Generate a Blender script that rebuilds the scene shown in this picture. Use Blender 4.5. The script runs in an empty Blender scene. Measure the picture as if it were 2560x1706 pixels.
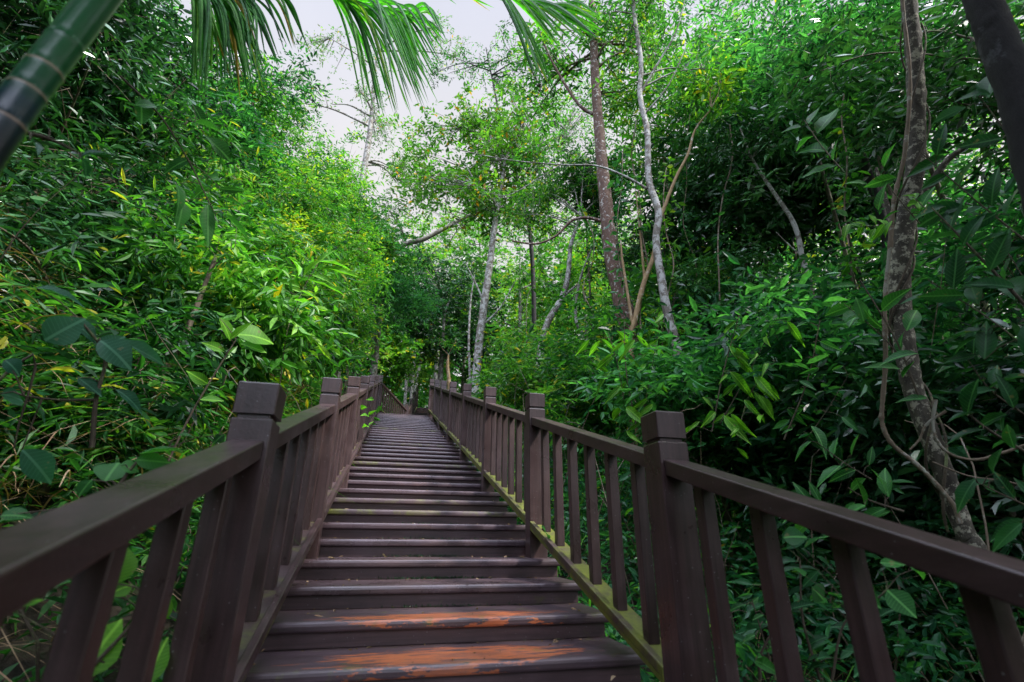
import bpy, bmesh, math, random
import numpy as np
from mathutils import Matrix, Vector

rng = np.random.default_rng(7)
random.seed(7)
scene = bpy.context.scene
COL = scene.collection
UP = np.array([0., 0., 1.])

# ---------------------------------------------------------------- camera
CAMZ = 1.20
F_PX, YAW, PITCH, ROLL = 1222.9, 0.2422, 0.3781, 0.0079
def cam_axes():
    cy, sy = math.cos(YAW), math.sin(YAW); cp, sp = math.cos(PITCH), math.sin(PITCH)
    cr, sr = math.cos(ROLL), math.sin(ROLL)
    f = np.array([sy*cp, cy*cp, sp]); r = np.array([cy, -sy, 0.]); u = np.cross(r, f)
    return cr*r+sr*u, -sr*r+cr*u, f
CR, CU, CF = cam_axes()
CAM = np.array([0., 0., CAMZ])
cd = bpy.data.cameras.new('camera'); co = bpy.data.objects.new('camera', cd); COL.objects.link(co)
M = Matrix(((CR[0], CU[0], -CF[0]), (CR[1], CU[1], -CF[1]), (CR[2], CU[2], -CF[2])))
co.matrix_world = Matrix.Translation(CAM) @ M.to_4x4()
cd.sensor_width = 36; cd.lens = F_PX/2560*36; cd.clip_start = .02; cd.clip_end = 600
cd.dof.use_dof = True; cd.dof.focus_distance = 4.6; cd.dof.aperture_fstop = 2.6
scene.camera = co

def at(u, v, r):
    """world point seen at photo pixel (u, v), r metres away over the ground"""
    d = CF + CR*(u-1280)/F_PX - CU*(v-853)/F_PX
    return CAM + d*(r/math.hypot(d[0], d[1]))

# ---------------------------------------------------------------- world, sun
SUN_EL, SUN_AZ = math.radians(51), math.radians(122)      # azimuth from +Y towards +X
sd = np.array([math.sin(SUN_AZ)*math.cos(SUN_EL), math.cos(SUN_AZ)*math.cos(SUN_EL), math.sin(SUN_EL)])
w = bpy.data.worlds.new('World'); scene.world = w; w.use_nodes = True
nt = w.node_tree; nt.nodes.clear()
N = nt.nodes.new; Lk = nt.links.new
out = N('ShaderNodeOutputWorld'); bg = N('ShaderNodeBackground')
sky = N('ShaderNodeTexSky'); sky.sky_type = 'NISHITA'; sky.sun_disc = False
sky.sun_elevation = SUN_EL; sky.sun_rotation = SUN_AZ; sky.air_density = 1.5; sky.dust_density = 4
mul = N('ShaderNodeMixRGB'); mul.blend_type = 'MULTIPLY'; mul.inputs[0].default_value = 1
Lk(sky.outputs[0], mul.inputs[1]); mul.inputs[2].default_value = (.08, .08, .08, 1)
tc = N('ShaderNodeTexCoord')
dot = N('ShaderNodeVectorMath'); dot.operation = 'DOT_PRODUCT'
Lk(tc.outputs['Generated'], dot.inputs[0]); gl = (-.12, -.46, .88); dot.inputs[1].default_value = gl
nz = N('ShaderNodeTexNoise'); nz.inputs['Scale'].default_value = 2.2; nz.inputs['Detail'].default_value = 5
Lk(tc.outputs['Generated'], nz.inputs['Vector'])
mr = N('ShaderNodeMapRange'); mr.interpolation_type = 'SMOOTHSTEP'
Lk(dot.outputs['Value'], mr.inputs['Value'])
mr.inputs['From Min'].default_value = .62; mr.inputs['From Max'].default_value = .95
mr.inputs['To Min'].default_value = .46; mr.inputs['To Max'].default_value = 3.6
nm = N('ShaderNodeMapRange'); Lk(nz.outputs['Fac'], nm.inputs['Value'])
nm.inputs['From Min'].default_value = .3; nm.inputs['From Max'].default_value = .7
nm.inputs['To Min'].default_value = .93; nm.inputs['To Max'].default_value = 1.06
mm = N('ShaderNodeMath'); mm.operation = 'MULTIPLY'; Lk(mr.outputs[0], mm.inputs[0]); Lk(nm.outputs[0], mm.inputs[1])
tint = N('ShaderNodeMapRange'); Lk(dot.outputs['Value'], tint.inputs['Value'])
tint.inputs['From Min'].default_value = .22; tint.inputs['From Max'].default_value = .7
cm = N('ShaderNodeMixRGB'); Lk(tint.outputs[0], cm.inputs[0]); cm.inputs[1].default_value = (1.0, .965, .968, 1); cm.inputs[2].default_value = (.84, .90, 1.14, 1)
cl = N('ShaderNodeVectorMath'); cl.operation = 'SCALE'; Lk(cm.outputs[0], cl.inputs[0])
Lk(mm.outputs[0], cl.inputs['Scale'])
mx = N('ShaderNodeMixRGB'); mx.inputs[0].default_value = .88
Lk(mul.outputs[0], mx.inputs[1]); Lk(cl.outputs[0], mx.inputs[2])
Lk(mx.outputs[0], bg.inputs['Color']); bg.inputs['Strength'].default_value = 1.0
Lk(bg.outputs[0], out.inputs[0])
sl = bpy.data.lights.new('sun', 'SUN'); sl.energy = 4.4; sl.angle = math.radians(6); sl.color = (1, .96, .9)
so = bpy.data.objects.new('sun', sl); COL.objects.link(so)
so.rotation_euler = Vector(sd).to_track_quat('Z', 'Y').to_euler()
scene.view_settings.view_transform = 'Standard'; scene.view_settings.look = 'None'
scene.view_settings.exposure = 1.0; scene.view_settings.gamma = 1
scene.cycles.max_bounces = 6; scene.cycles.diffuse_bounces = 3; scene.cycles.glossy_bounces = 2
scene.cycles.transmission_bounces = 4; scene.cycles.transparent_max_bounces = 4
scene.cycles.sample_clamp_indirect = 6
scene.cycles.caustics_reflective = False; scene.cycles.caustics_refractive = False

# ---------------------------------------------------------------- tagging
def tag(o, label=None, cat=None, group=None, kind=None):
    if label: o['label'] = label
    if cat: o['category'] = cat
    if group: o['group'] = group
    if kind: o['kind'] = kind
    return o
def empty(name, loc=(0, 0, 0), label=None, cat=None, group=None, rz=0):
    o = bpy.data.objects.new(name, None); COL.objects.link(o)
    o.location = tuple(loc); o.rotation_euler = (0, 0, rz); o.empty_display_size = .1
    return tag(o, label, cat, group)
def put(name, me, mat=None, parent=None, loc=None):
    o = bpy.data.objects.new(name, me); COL.objects.link(o)
    if mat is not None and len(me.materials) == 0: me.materials.append(mat)
    if parent is not None: o.parent = parent
    if loc is not None: o.location = tuple(loc)
    return o

# ---------------------------------------------------------------- materials
def new_mat(name):
    m = bpy.data.materials.new(name); m.use_nodes = True
    nt = m.node_tree; b = nt.nodes['Principled BSDF']; return m, nt, b
def node(nt, t, **kw):
    n = nt.nodes.new(t)
    for k, v in kw.items():
        if k in n.inputs.keys(): n.inputs[k].default_value = v
        else: setattr(n, k, v)
    return n
def ramp(nt, src, stops):
    r = nt.nodes.new('ShaderNodeValToRGB'); e = r.color_ramp.elements
    while len(e) < len(stops): e.new(.5)
    for i, (p, c) in enumerate(stops):
        e[i].position = p; e[i].color = (c[0], c[1], c[2], 1) if not isinstance(c, (int, float)) else (c, c, c, 1)
    nt.links.new(src, r.inputs[0]); return r
def mixc(nt, fac, a, b, mode='MIX'):
    m = nt.nodes.new('ShaderNodeMixRGB'); m.blend_type = mode
    for i, x in enumerate((fac, a, b)):
        if hasattr(x, 'is_linked') or hasattr(x, 'links'): nt.links.new(x, m.inputs[i])
        else: m.inputs[i].default_value = x if i == 0 else (x[0], x[1], x[2], 1)
    return m.outputs[0]

def leaf_mat(name, c0, c1, c2, transl=.5, rough=.43, spec=.38, spots=None, tcol=(1.25, 1.5, .45)):
    """tint attribute 0..1 runs dark -> mid -> bright young leaf; top .03 turn yellow or brown"""
    m, nt, b = new_mat(name)
    a = node(nt, 'ShaderNodeAttribute', attribute_name='tint')
    st = [(0, c0), (.5, c1), (.93, c2)]
    if spots: st += [(.96, spots), (1., spots)]
    r = ramp(nt, a.outputs['Fac'], st)
    tcn = node(nt, 'ShaderNodeTexCoord'); n = node(nt, 'ShaderNodeTexNoise', Scale=38.0, Detail=2.0)
    nt.links.new(tcn.outputs['Object'], n.inputs['Vector'])
    nr = ramp(nt, n.outputs['Fac'], [(.3, .68), (.7, 1.25)])
    c = mixc(nt, 1., r.outputs[0], nr.outputs[0], 'MULTIPLY')
    nt.links.new(c, b.inputs['Base Color'])
    b.inputs['Roughness'].default_value = rough; b.inputs['Specular IOR Level'].default_value = spec
    t = node(nt, 'ShaderNodeBsdfTranslucent')
    tcx = mixc(nt, 1., c, tcol, 'MULTIPLY'); nt.links.new(tcx, t.inputs['Color'])
    mixs = nt.nodes.new('ShaderNodeMixShader'); mixs.inputs[0].default_value = transl
    nt.links.new(b.outputs[0], mixs.inputs[1]); nt.links.new(t.outputs[0], mixs.inputs[2])
    nt.links.new(mixs.outputs[0], nt.nodes['Material Output'].inputs['Surface'])
    return m
def vein_leaf_mat(name, c0, c1, rough=.33, transl=.42, blotch=(.25, .2, .09)):
    """broad leaves near the camera: a pale midrib and side veins from the leaf's own UV"""
    m, nt, b = new_mat(name)
    uv = node(nt, 'ShaderNodeUVMap', uv_map='UVMap'); sp = node(nt, 'ShaderNodeSeparateXYZ')
    nt.links.new(uv.outputs[0], sp.inputs[0])
    def mth(op, a, bb=None):
        q = nt.nodes.new('ShaderNodeMath'); q.operation = op
        for i, x in enumerate((a, bb)):
            if x is None: continue
            if isinstance(x, (int, float)): q.inputs[i].default_value = x
            else: nt.links.new(x, q.inputs[i])
        return q.outputs[0]
    s = mth('ABSOLUTE', mth('SUBTRACT', sp.outputs[1], .5))
    rib = mth('LESS_THAN', s, .02)
    ph = mth('SUBTRACT', mth('MULTIPLY', sp.outputs[0], 11.), mth('MULTIPLY', s, 7.))
    vein = mth('LESS_THAN', mth('ABSOLUTE', mth('SUBTRACT', mth('FRACT', ph), .5)), .05)
    vv = mth('MAXIMUM', rib, mth('MULTIPLY', vein, .5))
    a = node(nt, 'ShaderNodeAttribute', attribute_name='tint')
    base = ramp(nt, a.outputs['Fac'], [(0, c0), (1, c1)]).outputs[0]
    tcn = node(nt, 'ShaderNodeTexCoord'); n = node(nt, 'ShaderNodeTexNoise', Scale=30., Detail=4.)
    nt.links.new(tcn.outputs['Object'], n.inputs['Vector'])
    bl = ramp(nt, n.outputs['Fac'], [(.66, 0), (.7, .7)]).outputs[0]
    base = mixc(nt, bl, base, blotch)
    n9 = node(nt, 'ShaderNodeTexNoise', Scale=7., Detail=3.); nt.links.new(tcn.outputs['Object'], n9.inputs['Vector'])
    base = mixc(nt, 1., base, ramp(nt, n9.outputs['Fac'], [(.3, .6), (.7, 1.4)]).outputs[0], 'MULTIPLY')
    c = mixc(nt, vv, base, (c1[0]*1.9+.02, c1[1]*1.6+.02, c1[2]*1.9+.01))
    nt.links.new(c, b.inputs['Base Color']); b.inputs['Roughness'].default_value = rough+.12; b.inputs['Specular IOR Level'].default_value = .2
    bp = node(nt, 'ShaderNodeBump', Strength=.35, Distance=.004); nt.links.new(mth('SUBTRACT', 1., vv), bp.inputs['Height'])
    nt.links.new(bp.outputs[0], b.inputs['Normal'])
    t = node(nt, 'ShaderNodeBsdfTranslucent'); nt.links.new(mixc(nt, 1., c, (1.2, 1.5, .5), 'MULTIPLY'), t.inputs['Color'])
    ms = nt.nodes.new('ShaderNodeMixShader'); ms.inputs[0].default_value = transl
    nt.links.new(b.outputs[0], ms.inputs[1]); nt.links.new(t.outputs[0], ms.inputs[2])
    nt.links.new(ms.outputs[0], nt.nodes['Material Output'].inputs['Surface'])
    return m
def bark_mat(name, c0, c1, lichen, amount=.6, scale=14., lscale=9., bump=.6):
    m, nt, b = new_mat(name)
    tcn = node(nt, 'ShaderNodeTexCoord'); mp = node(nt, 'ShaderNodeMapping')
    mp.inputs['Scale'].default_value = (1, 1, .35); nt.links.new(tcn.outputs['Object'], mp.inputs[0])
    n = node(nt, 'ShaderNodeTexNoise', Scale=scale*2, Detail=8., Roughness=.7); nt.links.new(mp.outputs[0], n.inputs['Vector'])
    r = ramp(nt, n.outputs['Fac'], [(.3, c0), (.7, c1)]).outputs[0]
    n2 = node(nt, 'ShaderNodeTexNoise', Scale=lscale, Detail=6., Roughness=.75); nt.links.new(tcn.outputs['Object'], n2.inputs['Vector'])
    k = 1-amount
    f = ramp(nt, n2.outputs['Fac'], [(.3+.4*k, 0), (.36+.4*k, 1)]).outputs[0]
    c = mixc(nt, f, r, lichen); nt.links.new(c, b.inputs['Base Color']); b.inputs['Roughness'].default_value = .85
    bp = node(nt, 'ShaderNodeBump', Strength=bump, Distance=.01); nt.links.new(n.outputs['Fac'], bp.inputs['Height'])
    nt.links.new(bp.outputs[0], b.inputs['Normal']); return m
def timber_mat(name, base=(.056, .031, .031), moss=0., worn=False, rough=.42, moss_hi=.62, grain=(60., 60., 3.)):
    m, nt, b = new_mat(name)
    geo = node(nt, 'ShaderNodeNewGeometry'); P = geo.outputs['Position']
    n = node(nt, 'ShaderNodeTexNoise', Scale=5., Detail=6., Roughness=.6); nt.links.new(P, n.inputs['Vector'])
    c = mixc(nt, n.outputs['Fac'], tuple(x*.55 for x in base), tuple(x*1.4 for x in base))
    n3 = node(nt, 'ShaderNodeTexNoise', Scale=2.1, Detail=5., Roughness=.7); nt.links.new(P, n3.inputs['Vector'])
    pale = ramp(nt, n3.outputs['Fac'], [(.45, 0), (.8, .55)]).outputs[0]
    c = mixc(nt, pale, c, (base[0]*1.7, base[1]*2.0, base[2]*2.3))        # weathered, faded paint
    # scuffs and bird-lime specks
    v = node(nt, 'ShaderNodeTexVoronoi', Scale=41.); nt.links.new(P, v.inputs['Vector'])
    n4 = node(nt, 'ShaderNodeTexNoise', Scale=3.3, Detail=2.); nt.links.new(P, n4.inputs['Vector'])
    q = nt.nodes.new('ShaderNodeMath'); q.operation = 'MULTIPLY_ADD'; nt.links.new(n4.outputs['Fac'], q.inputs[0]); q.inputs[1].default_value = -.13; nt.links.new(v.outputs['Distance'], q.inputs[2])
    sp = ramp(nt, q.outputs[0], [(.0, .5), (.006, 0)]).outputs[0]
    c = mixc(nt, sp, c, (.36, .37, .38))
    ch = node(nt, 'ShaderNodeTexNoise', Scale=26., Detail=8., Roughness=.8); nt.links.new(P, ch.inputs['Vector'])
    c = mixc(nt, ramp(nt, ch.outputs['Fac'], [(.70, 0), (.72, .55)]).outputs[0], c, (.17, .11, .09))
    gm = node(nt, 'ShaderNodeMapping'); gm.inputs['Scale'].default_value = grain; nt.links.new(P, gm.inputs[0])
    gn = node(nt, 'ShaderNodeTexNoise', Scale=1., Detail=5., Roughness=.65); nt.links.new(gm.outputs[0], gn.inputs['Vector'])
    c = mixc(nt, 1., c, ramp(nt, gn.outputs['Fac'], [(.3, .62), (.7, 1.35)]).outputs[0], 'MULTIPLY')
    dk = node(nt, 'ShaderNodeTexNoise', Scale=1.3, Detail=6., Roughness=.7); nt.links.new(P, dk.inputs['Vector'])
    c = mixc(nt, ramp(nt, dk.outputs['Fac'], [(.5, 0), (.72, .5)]).outputs[0], c, (.026, .018, .016))
    if worn:
        uvn = node(nt, 'ShaderNodeTexCoord'); s = node(nt, 'ShaderNodeSeparateXYZ'); nt.links.new(uvn.outputs['Object'], s.inputs[0])
        mp = node(nt, 'ShaderNodeMapping'); mp.inputs['Scale'].default_value = (4.2, 30., 12.); nt.links.new(P, mp.inputs[0])
        nn = node(nt, 'ShaderNodeTexNoise', Scale=1., Detail=9., Roughness=.72); nt.links.new(mp.outputs[0], nn.inputs['Vector'])
        def gauss(src, c0, wid):
            a1 = nt.nodes.new('ShaderNodeMath'); a1.operation = 'SUBTRACT'; nt.links.new(src, a1.inputs[0]); a1.inputs[1].default_value = c0
            a2 = nt.nodes.new('ShaderNodeMath'); a2.operation = 'DIVIDE'; nt.links.new(a1.outputs[0], a2.inputs[0]); a2.inputs[1].default_value = wid
            a3 = nt.nodes.new('ShaderNodeMath'); a3.operation = 'POWER'; nt.links.new(a2.outputs[0], a3.inputs[0]); a3.inputs[1].default_value = 2
            return a3.outputs[0]
        ss = nt.nodes.new('ShaderNodeMath'); ss.operation = 'ADD'
        nt.links.new(gauss(s.outputs[0], worn[0], worn[1]), ss.inputs[0]); nt.links.new(gauss(s.outputs[1], worn[2], worn[3]), ss.inputs[1])
        df = nt.nodes.new('ShaderNodeMath'); df.operation = 'MULTIPLY_ADD'; nt.links.new(ss.outputs[0], df.inputs[0]); df.inputs[1].default_value = -.10; nt.links.new(nn.outputs['Fac'], df.inputs[2])
        wf = ramp(nt, df.outputs[0], [(.40, 0), (.410, 1)]).outputs[0]
        c = mixc(nt, wf, c, (.52, .135, .042))
        c = mixc(nt, mixc(nt, 1., wf, ramp(nt, n3.outputs['Fac'], [(.3, 0), (.7, .5)]).outputs[0], 'MULTIPLY'), c, (.42, .15, .07))
    if moss:
        n2 = node(nt, 'ShaderNodeTexNoise', Scale=7., Detail=7., Roughness=.7); nt.links.new(P, n2.inputs['Vector'])
        f = ramp(nt, n2.outputs['Fac'], [(moss_hi-.25*moss-.08, 0), (moss_hi+.14-.25*moss, 1)]).outputs[0]
        g2 = node(nt, 'ShaderNodeTexNoise', Scale=60., Detail=2.); nt.links.new(P, g2.inputs['Vector'])
        mc = mixc(nt, g2.outputs['Fac'], (.06, .085, .010), (.19, .20, .02))
        c = mixc(nt, f, c, mc)
    if 'tread' in name:
        oc = node(nt, 'ShaderNodeTexCoord'); os_ = node(nt, 'ShaderNodeSeparateXYZ'); nt.links.new(oc.outputs['Object'], os_.inputs[0])
        m1 = nt.nodes.new('ShaderNodeMapRange'); nt.links.new(os_.outputs[0], m1.inputs['Value']); m1.inputs['From Min'].default_value = -.15; m1.inputs['From Max'].default_value = .3
        m2 = nt.nodes.new('ShaderNodeMapRange'); nt.links.new(os_.outputs[0], m2.inputs['Value']); m2.inputs['From Min'].default_value = .85; m2.inputs['From Max'].default_value = .4
        pw = nt.nodes.new('ShaderNodeMath'); pw.operation = 'MULTIPLY'; nt.links.new(m1.outputs[0], pw.inputs[0]); nt.links.new(m2.outputs[0], pw.inputs[1])
        wn = node(nt, 'ShaderNodeTexNoise', Scale=1., Detail=8., Roughness=.75); wmp = node(nt, 'ShaderNodeMapping'); wmp.inputs['Scale'].default_value = (5, 22, 22); nt.links.new(P, wmp.inputs[0]); nt.links.new(wmp.outputs[0], wn.inputs['Vector'])
        pw2 = nt.nodes.new('ShaderNodeMath'); pw2.operation = 'MULTIPLY'; nt.links.new(pw.outputs[0], pw2.inputs[0]); nt.links.new(ramp(nt, wn.outputs['Fac'], [(.42, 0), (.62, .7)]).outputs[0], pw2.inputs[1])
        c = mixc(nt, pw2.outputs[0], c, (.135, .082, .078))
    b.inputs['Specular IOR Level'].default_value = .62
    nt.links.new(c, b.inputs['Base Color'])
    rr_ = ramp(nt, n.outputs['Fac'], [(.3, rough-.08), (.7, rough+.14)]).outputs[0]
    nt.links.new(rr_, b.inputs['Roughness'])
    bp = node(nt, 'ShaderNodeBump', Strength=.22, Distance=.002)
    nf = node(nt, 'ShaderNodeTexNoise', Scale=120., Detail=3.); nt.links.new(P, nf.inputs['Vector'])
    nt.links.new(nf.outputs['Fac'], bp.inputs['Height']); nt.links.new(bp.outputs[0], b.inputs['Normal'])
    return m

# leaf palettes
LM = {
 'mid':   leaf_mat('leaf_mid_green', (.010, .052, .018), (.036, .165, .034), (.13, .36, .05), spots=(.36, .36, .04)),
 'cool':  leaf_mat('leaf_cool_green', (.007, .040, .020), (.022, .125, .052), (.085, .29, .105), rough=.3),
 'bright':leaf_mat('leaf_bright_green', (.025, .11, .018), (.08, .27, .035), (.24, .46, .05), transl=.42, spots=(.5, .42, .03)),
 'dark':  leaf_mat('leaf_dark_glossy', (.008, .036, .016), (.022, .100, .034), (.06, .19, .06), transl=.2, rough=.27, spec=.6),
 'olive': leaf_mat('leaf_olive', (.035, .11, .022), (.075, .22, .035), (.15, .32, .05), spots=(.40, .20, .03)),
 'yellow':leaf_mat('leaf_yellow_green', (.10, .22, .02), (.26, .38, .03), (.48, .48, .04), transl=.45),
 'palm':  leaf_mat('leaf_palm', (.02, .12, .025), (.06, .30, .035), (.15, .42, .05), rough=.5, spec=.25, spots=(.35, .26, .05)),
 'palm_shaded': leaf_mat('leaf_palm_shaded', (.010, .065, .02), (.028, .16, .025), (.09, .27, .03), rough=.65, spec=.1, spots=(.3, .22, .05), transl=.3),  # palm green darkened, shade on the left frond put into the colour
 'dry':   leaf_mat('leaf_dry', (.16, .10, .055), (.28, .18, .10), (.42, .32, .2), rough=.8, transl=.15),
}
VM = {'broad': vein_leaf_mat('broad_leaf_green', (.02, .11, .03), (.06, .24, .05)),
      'broad_dark': vein_leaf_mat('broad_leaf_dark', (.012, .065, .024), (.03, .13, .045), rough=.28),
      'broad_blue': vein_leaf_mat('broad_leaf_bluish', (.02, .10, .06), (.045, .17, .09), rough=.3, blotch=(.2, .2, .12)),
      'broad_bright': vein_leaf_mat('broad_leaf_bright', (.06, .22, .02), (.14, .38, .03), transl=.4)}
BK = {'brown': bark_mat('bark_brown_lichen', (.05, .027, .019), (.15, .082, .056), (.42, .40, .37), .36, lscale=16, bump=1.),
      'pale': bark_mat('bark_pale', (.07, .06, .05), (.19, .17, .14), (.34, .34, .32), .56, lscale=9, bump=1.),
      'grey': bark_mat('bark_grey', (.07, .06, .05), (.17, .16, .14), (.3, .31, .27), .5),
      'tan': bark_mat('bark_tan', (.16, .10, .05), (.34, .24, .12), (.4, .36, .28), .35),
      'dark': bark_mat('bark_dark', (.010, .009, .010), (.028, .025, .026), (.09, .09, .10), .26, lscale=5),
      'mossy': bark_mat('bark_mossy', (.022, .018, .014), (.095, .082, .06), (.36, .34, .26), .46, lscale=22, bump=1.),
      'twig': bark_mat('bark_twig', (.04, .03, .02), (.11, .085, .055), (.14, .17, .07), .4),
      'vine': bark_mat('bark_vine', (.10, .07, .045), (.22, .17, .12), (.3, .29, .24), .4)}

# ---------------------------------------------------------------- fast mesh building
def nrm(a): return a/np.maximum(np.linalg.norm(a, axis=-1, keepdims=True), 1e-9)
def mesh_np(name, V, Q, smooth=False, tint=None, uv=None, mat=None):
    """V (n,3); Q (m,k) faces; tint per face"""
    me = bpy.data.meshes.new(name); m, k = Q.shape
    me.vertices.add(len(V)); me.vertices.foreach_set('co', np.ascontiguousarray(V, np.float32).ravel())
    me.loops.add(m*k); me.loops.foreach_set('vertex_index', Q.astype(np.int32).ravel())
    me.polygons.add(m); me.polygons.foreach_set('loop_start', np.arange(0, m*k, k, dtype=np.int32))
    me.polygons.foreach_set('use_smooth', np.full(m, smooth))
    if tint is not None:
        a = me.attributes.new('tint', 'FLOAT', 'FACE'); a.data.foreach_set('value', tint.astype(np.float32))
    if uv is not None:
        l = me.uv_layers.new(name='UVMap'); l.data.foreach_set('uv', uv.astype(np.float32).ravel())
    me.update(calc_edges=True)
    if mat is not None: me.materials.append(mat)
    return me
# simple leaf: folded six-point outline, two quads
T0 = np.array([(0, 0, 0), (.28, .40, .07), (.62, .44, .05), (1, 0, -.10), (.62, -.44, .05), (.28, -.40, .07)])
F0 = np.array([(0, 1, 2, 3), (0, 3, 4, 5)])
# broad leaf: midrib column and two edge columns
ts = np.array([0, .1, .25, .42, .6, .78, .9, 1.]); ws = np.array([.02, .24, .42, .5, .44, .26, .12, 0.005])
T1 = np.concatenate([[(t, -s_, .10*s_*2) for t, s_ in zip(ts, ws)], [(t, 0, 0) for t in ts], [(t, s_, .10*s_*2) for t, s_ in zip(ts, ws)]])
T1[:, 2] += -.22*T1[:, 0]**2
F1 = np.array([(a+i, b+i, b+i+1, a+i+1) for a, b in ((0, 8), (8, 16)) for i in range(7)])
def leaf_verts(P, D, Nn, L, W, T):
    D = nrm(D); S = nrm(np.cross(Nn, D)); Nn = np.cross(D, S)
    L = np.broadcast_to(L, (len(P),)); W = np.broadcast_to(W, (len(P),))
    if len(T) > 10:
        curl = rng.uniform(-.35, .25, (len(P), 1)); tw = rng.normal(0, .25, (len(P), 1)); tz = T[None, :, 2]+curl*T[None, :, 0]**2*.8+tw*T[None, :, 0]*T[None, :, 1]+.02*np.sin(T[None, :, 0]*17+rng.uniform(0, 6, (len(P), 1)))*np.abs(T[None, :, 1])*2
    else: tz = np.broadcast_to(T[None, :, 2], (len(P), len(T)))*rng.uniform(.3, 1.8, (len(P), 1))
    V = P[:, None, :] + D[:, None, :]*(T[None, :, 0:1]*L[:, None, None]) + S[:, None, :]*(T[None, :, 1:2]*W[:, None, None]) \
        + Nn[:, None, :]*(tz[:, :, None]*L[:, None, None])
    return V
class Leaves:
    def __init__(s): s.a = []
    def add(s, P, D, Nn, L, W, tint):
        n = len(P); s.a.append((P, D, Nn, np.broadcast_to(L, n), np.broadcast_to(W, n), np.broadcast_to(tint, n)))
    def mesh(s, name, mat, broad=False):
        P, D, Nn, L, W, t = [np.concatenate([x[i] for x in s.a]) for i in range(6)]
        T, F = (T1, F1) if broad else (T0, F0)
        V = leaf_verts(P, D, Nn, L, W, T); n, k = len(P), len(T)
        Q = (np.arange(n)[:, None, None]*k + F[None]).reshape(-1, 4)
        uv = None
        if broad:
            q = T1[F1.ravel()]; wsx = np.interp(q[:, 0], ts, ws)
            uvt = np.stack([q[:, 0], .5+.5*q[:, 1]], 1); uv = np.tile(uvt, (n, 1))
        return mesh_np(name, V.reshape(-1, 3), Q, broad, np.repeat(np.clip(t, 0, 1), len(F)), uv, mat)
class Tubes:
    def __init__(s): s.V = []; s.Q = []; s.n = 0
    def add(s, pts, rad, sides=6, wob=0.):
        pts = np.asarray(pts, float); n = len(pts); rad = np.broadcast_to(np.asarray(rad, float), (n,))
        tg = nrm(np.gradient(pts, axis=0)); ref = np.array([1., .13, 0.]) if abs(tg[0] @ np.array([1., .13, 0.])) < .9 else np.array([0., 0., 1.])
        a = nrm(np.cross(tg, ref)); b = np.cross(tg, a)
        th = np.linspace(0, 2*math.pi, sides, endpoint=False)
        rr = rad[:, None]*(1+wob*rng.standard_normal((n, sides)) if wob else np.ones((n, sides)))
        V = pts[:, None]+rr[..., None]*(np.cos(th)[None, :, None]*a[:, None]+np.sin(th)[None, :, None]*b[:, None])
        i = np.arange(n-1)[:, None]*sides; j = np.arange(sides)[None]; j2 = (j+1) % sides
        s.Q.append(s.n+np.stack([i+j, i+j2, i+sides+j2, i+sides+j], -1).reshape(-1, 4))
        s.V.append(V.reshape(-1, 3)); s.n += n*sides
    def mesh(s, name, mat): return mesh_np(name, np.concatenate(s.V), np.concatenate(s.Q), True, None, None, mat)
def spline(pts, n=12):
    """Catmull-Rom through the points, n samples a span"""
    p = np.asarray(pts, float)
    if len(p) < 3: return np.linspace(p[0], p[-1], n)
    q = np.vstack([2*p[0]-p[1], p, 2*p[-1]-p[-2]]); o = []
    for i in range(1, len(q)-2):
        t = np.linspace(0, 1, n, endpoint=False)[:, None]; a, b, c, d = q[i-1:i+3]
        o.append(.5*((2*b)+(-a+c)*t+(2*a-5*b+4*c-d)*t*t+(-a+3*b-3*c+d)*t**3))
    return np.vstack(o+[p[-1:]])
def rdir(n): return nrm(rng.standard_normal((n, 3)))

# ---------------------------------------------------------------- the lie of the land
G, RISE = .345, .10685
XL, XR, HP = -.3557, .9629, 1.116          # inner faces of the posts
Y2, Z2, FT = 3.355, CAMZ-.137, .1397
SL = RISE/G; BAY = 5*G; PW = .120
K_TOP = 30
Y_TOP = Y2+K_TOP*G; Z_TOP = Z2+K_TOP*RISE
def stair_z(y):
    y = np.asarray(y, float)
    return np.where(y < Y_TOP, Z2+(y-Y2)*SL, np.where(y < Y_TOP+3, Z_TOP, Z_TOP+(y-Y_TOP-3)*.27))
def ground(x, y):
    x = np.asarray(x, float); y = np.asarray(y, float)
    yy = np.clip(y, -20, 45)
    z = stair_z(yy) - .62
    left = np.clip(-x-.75, 0, 12); z = z + .62*left + .04*np.minimum(left, 3)**2
    right = np.clip(x-1.3, 0, 60); z = z - .10*np.minimum(right, 2.0) + .16*np.clip(right-3., 0, 20)
    z = z + .10*np.sin(x*1.7+y*.6)+.08*np.sin(y*1.9-x*.8)*np.clip(np.abs(x-.3)-1, 0, 1)
    return z
def on_ground(x, y, up=0.): return np.array([x, y, float(ground(x, y))+up])

gx = np.concatenate([np.linspace(-60, -9, 14), np.linspace(-8.5, 8.5, 70), np.linspace(9, 70, 14)])
gy = np.concatenate([np.linspace(-30, -4, 10), np.linspace(-3.5, 26, 110), np.linspace(27, 120, 16)])
X, Y = np.meshgrid(gx, gy, indexing='ij'); Z = ground(X, Y)
V = np.stack([X, Y, Z], -1).reshape(-1, 3); a = np.arange(len(gx)-1)[:, None]*len(gy)+np.arange(len(gy)-1)[None]
Q = np.stack([a, a+len(gy), a+len(gy)+1, a+1], -1).reshape(-1, 4)
m, nt, b = new_mat('forest_floor')
tcn = node(nt, 'ShaderNodeTexCoord'); n = node(nt, 'ShaderNodeTexNoise', Scale=9., Detail=9., Roughness=.75); nt.links.new(tcn.outputs['Object'], n.inputs['Vector'])
nt.links.new(ramp(nt, n.outputs['Fac'], [(.3, (.012, .012, .008)), (.5, (.04, .028, .018)), (.62, (.03, .05, .015)), (.75, (.11, .075, .045))]).outputs[0], b.inputs['Base Color'])
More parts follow.
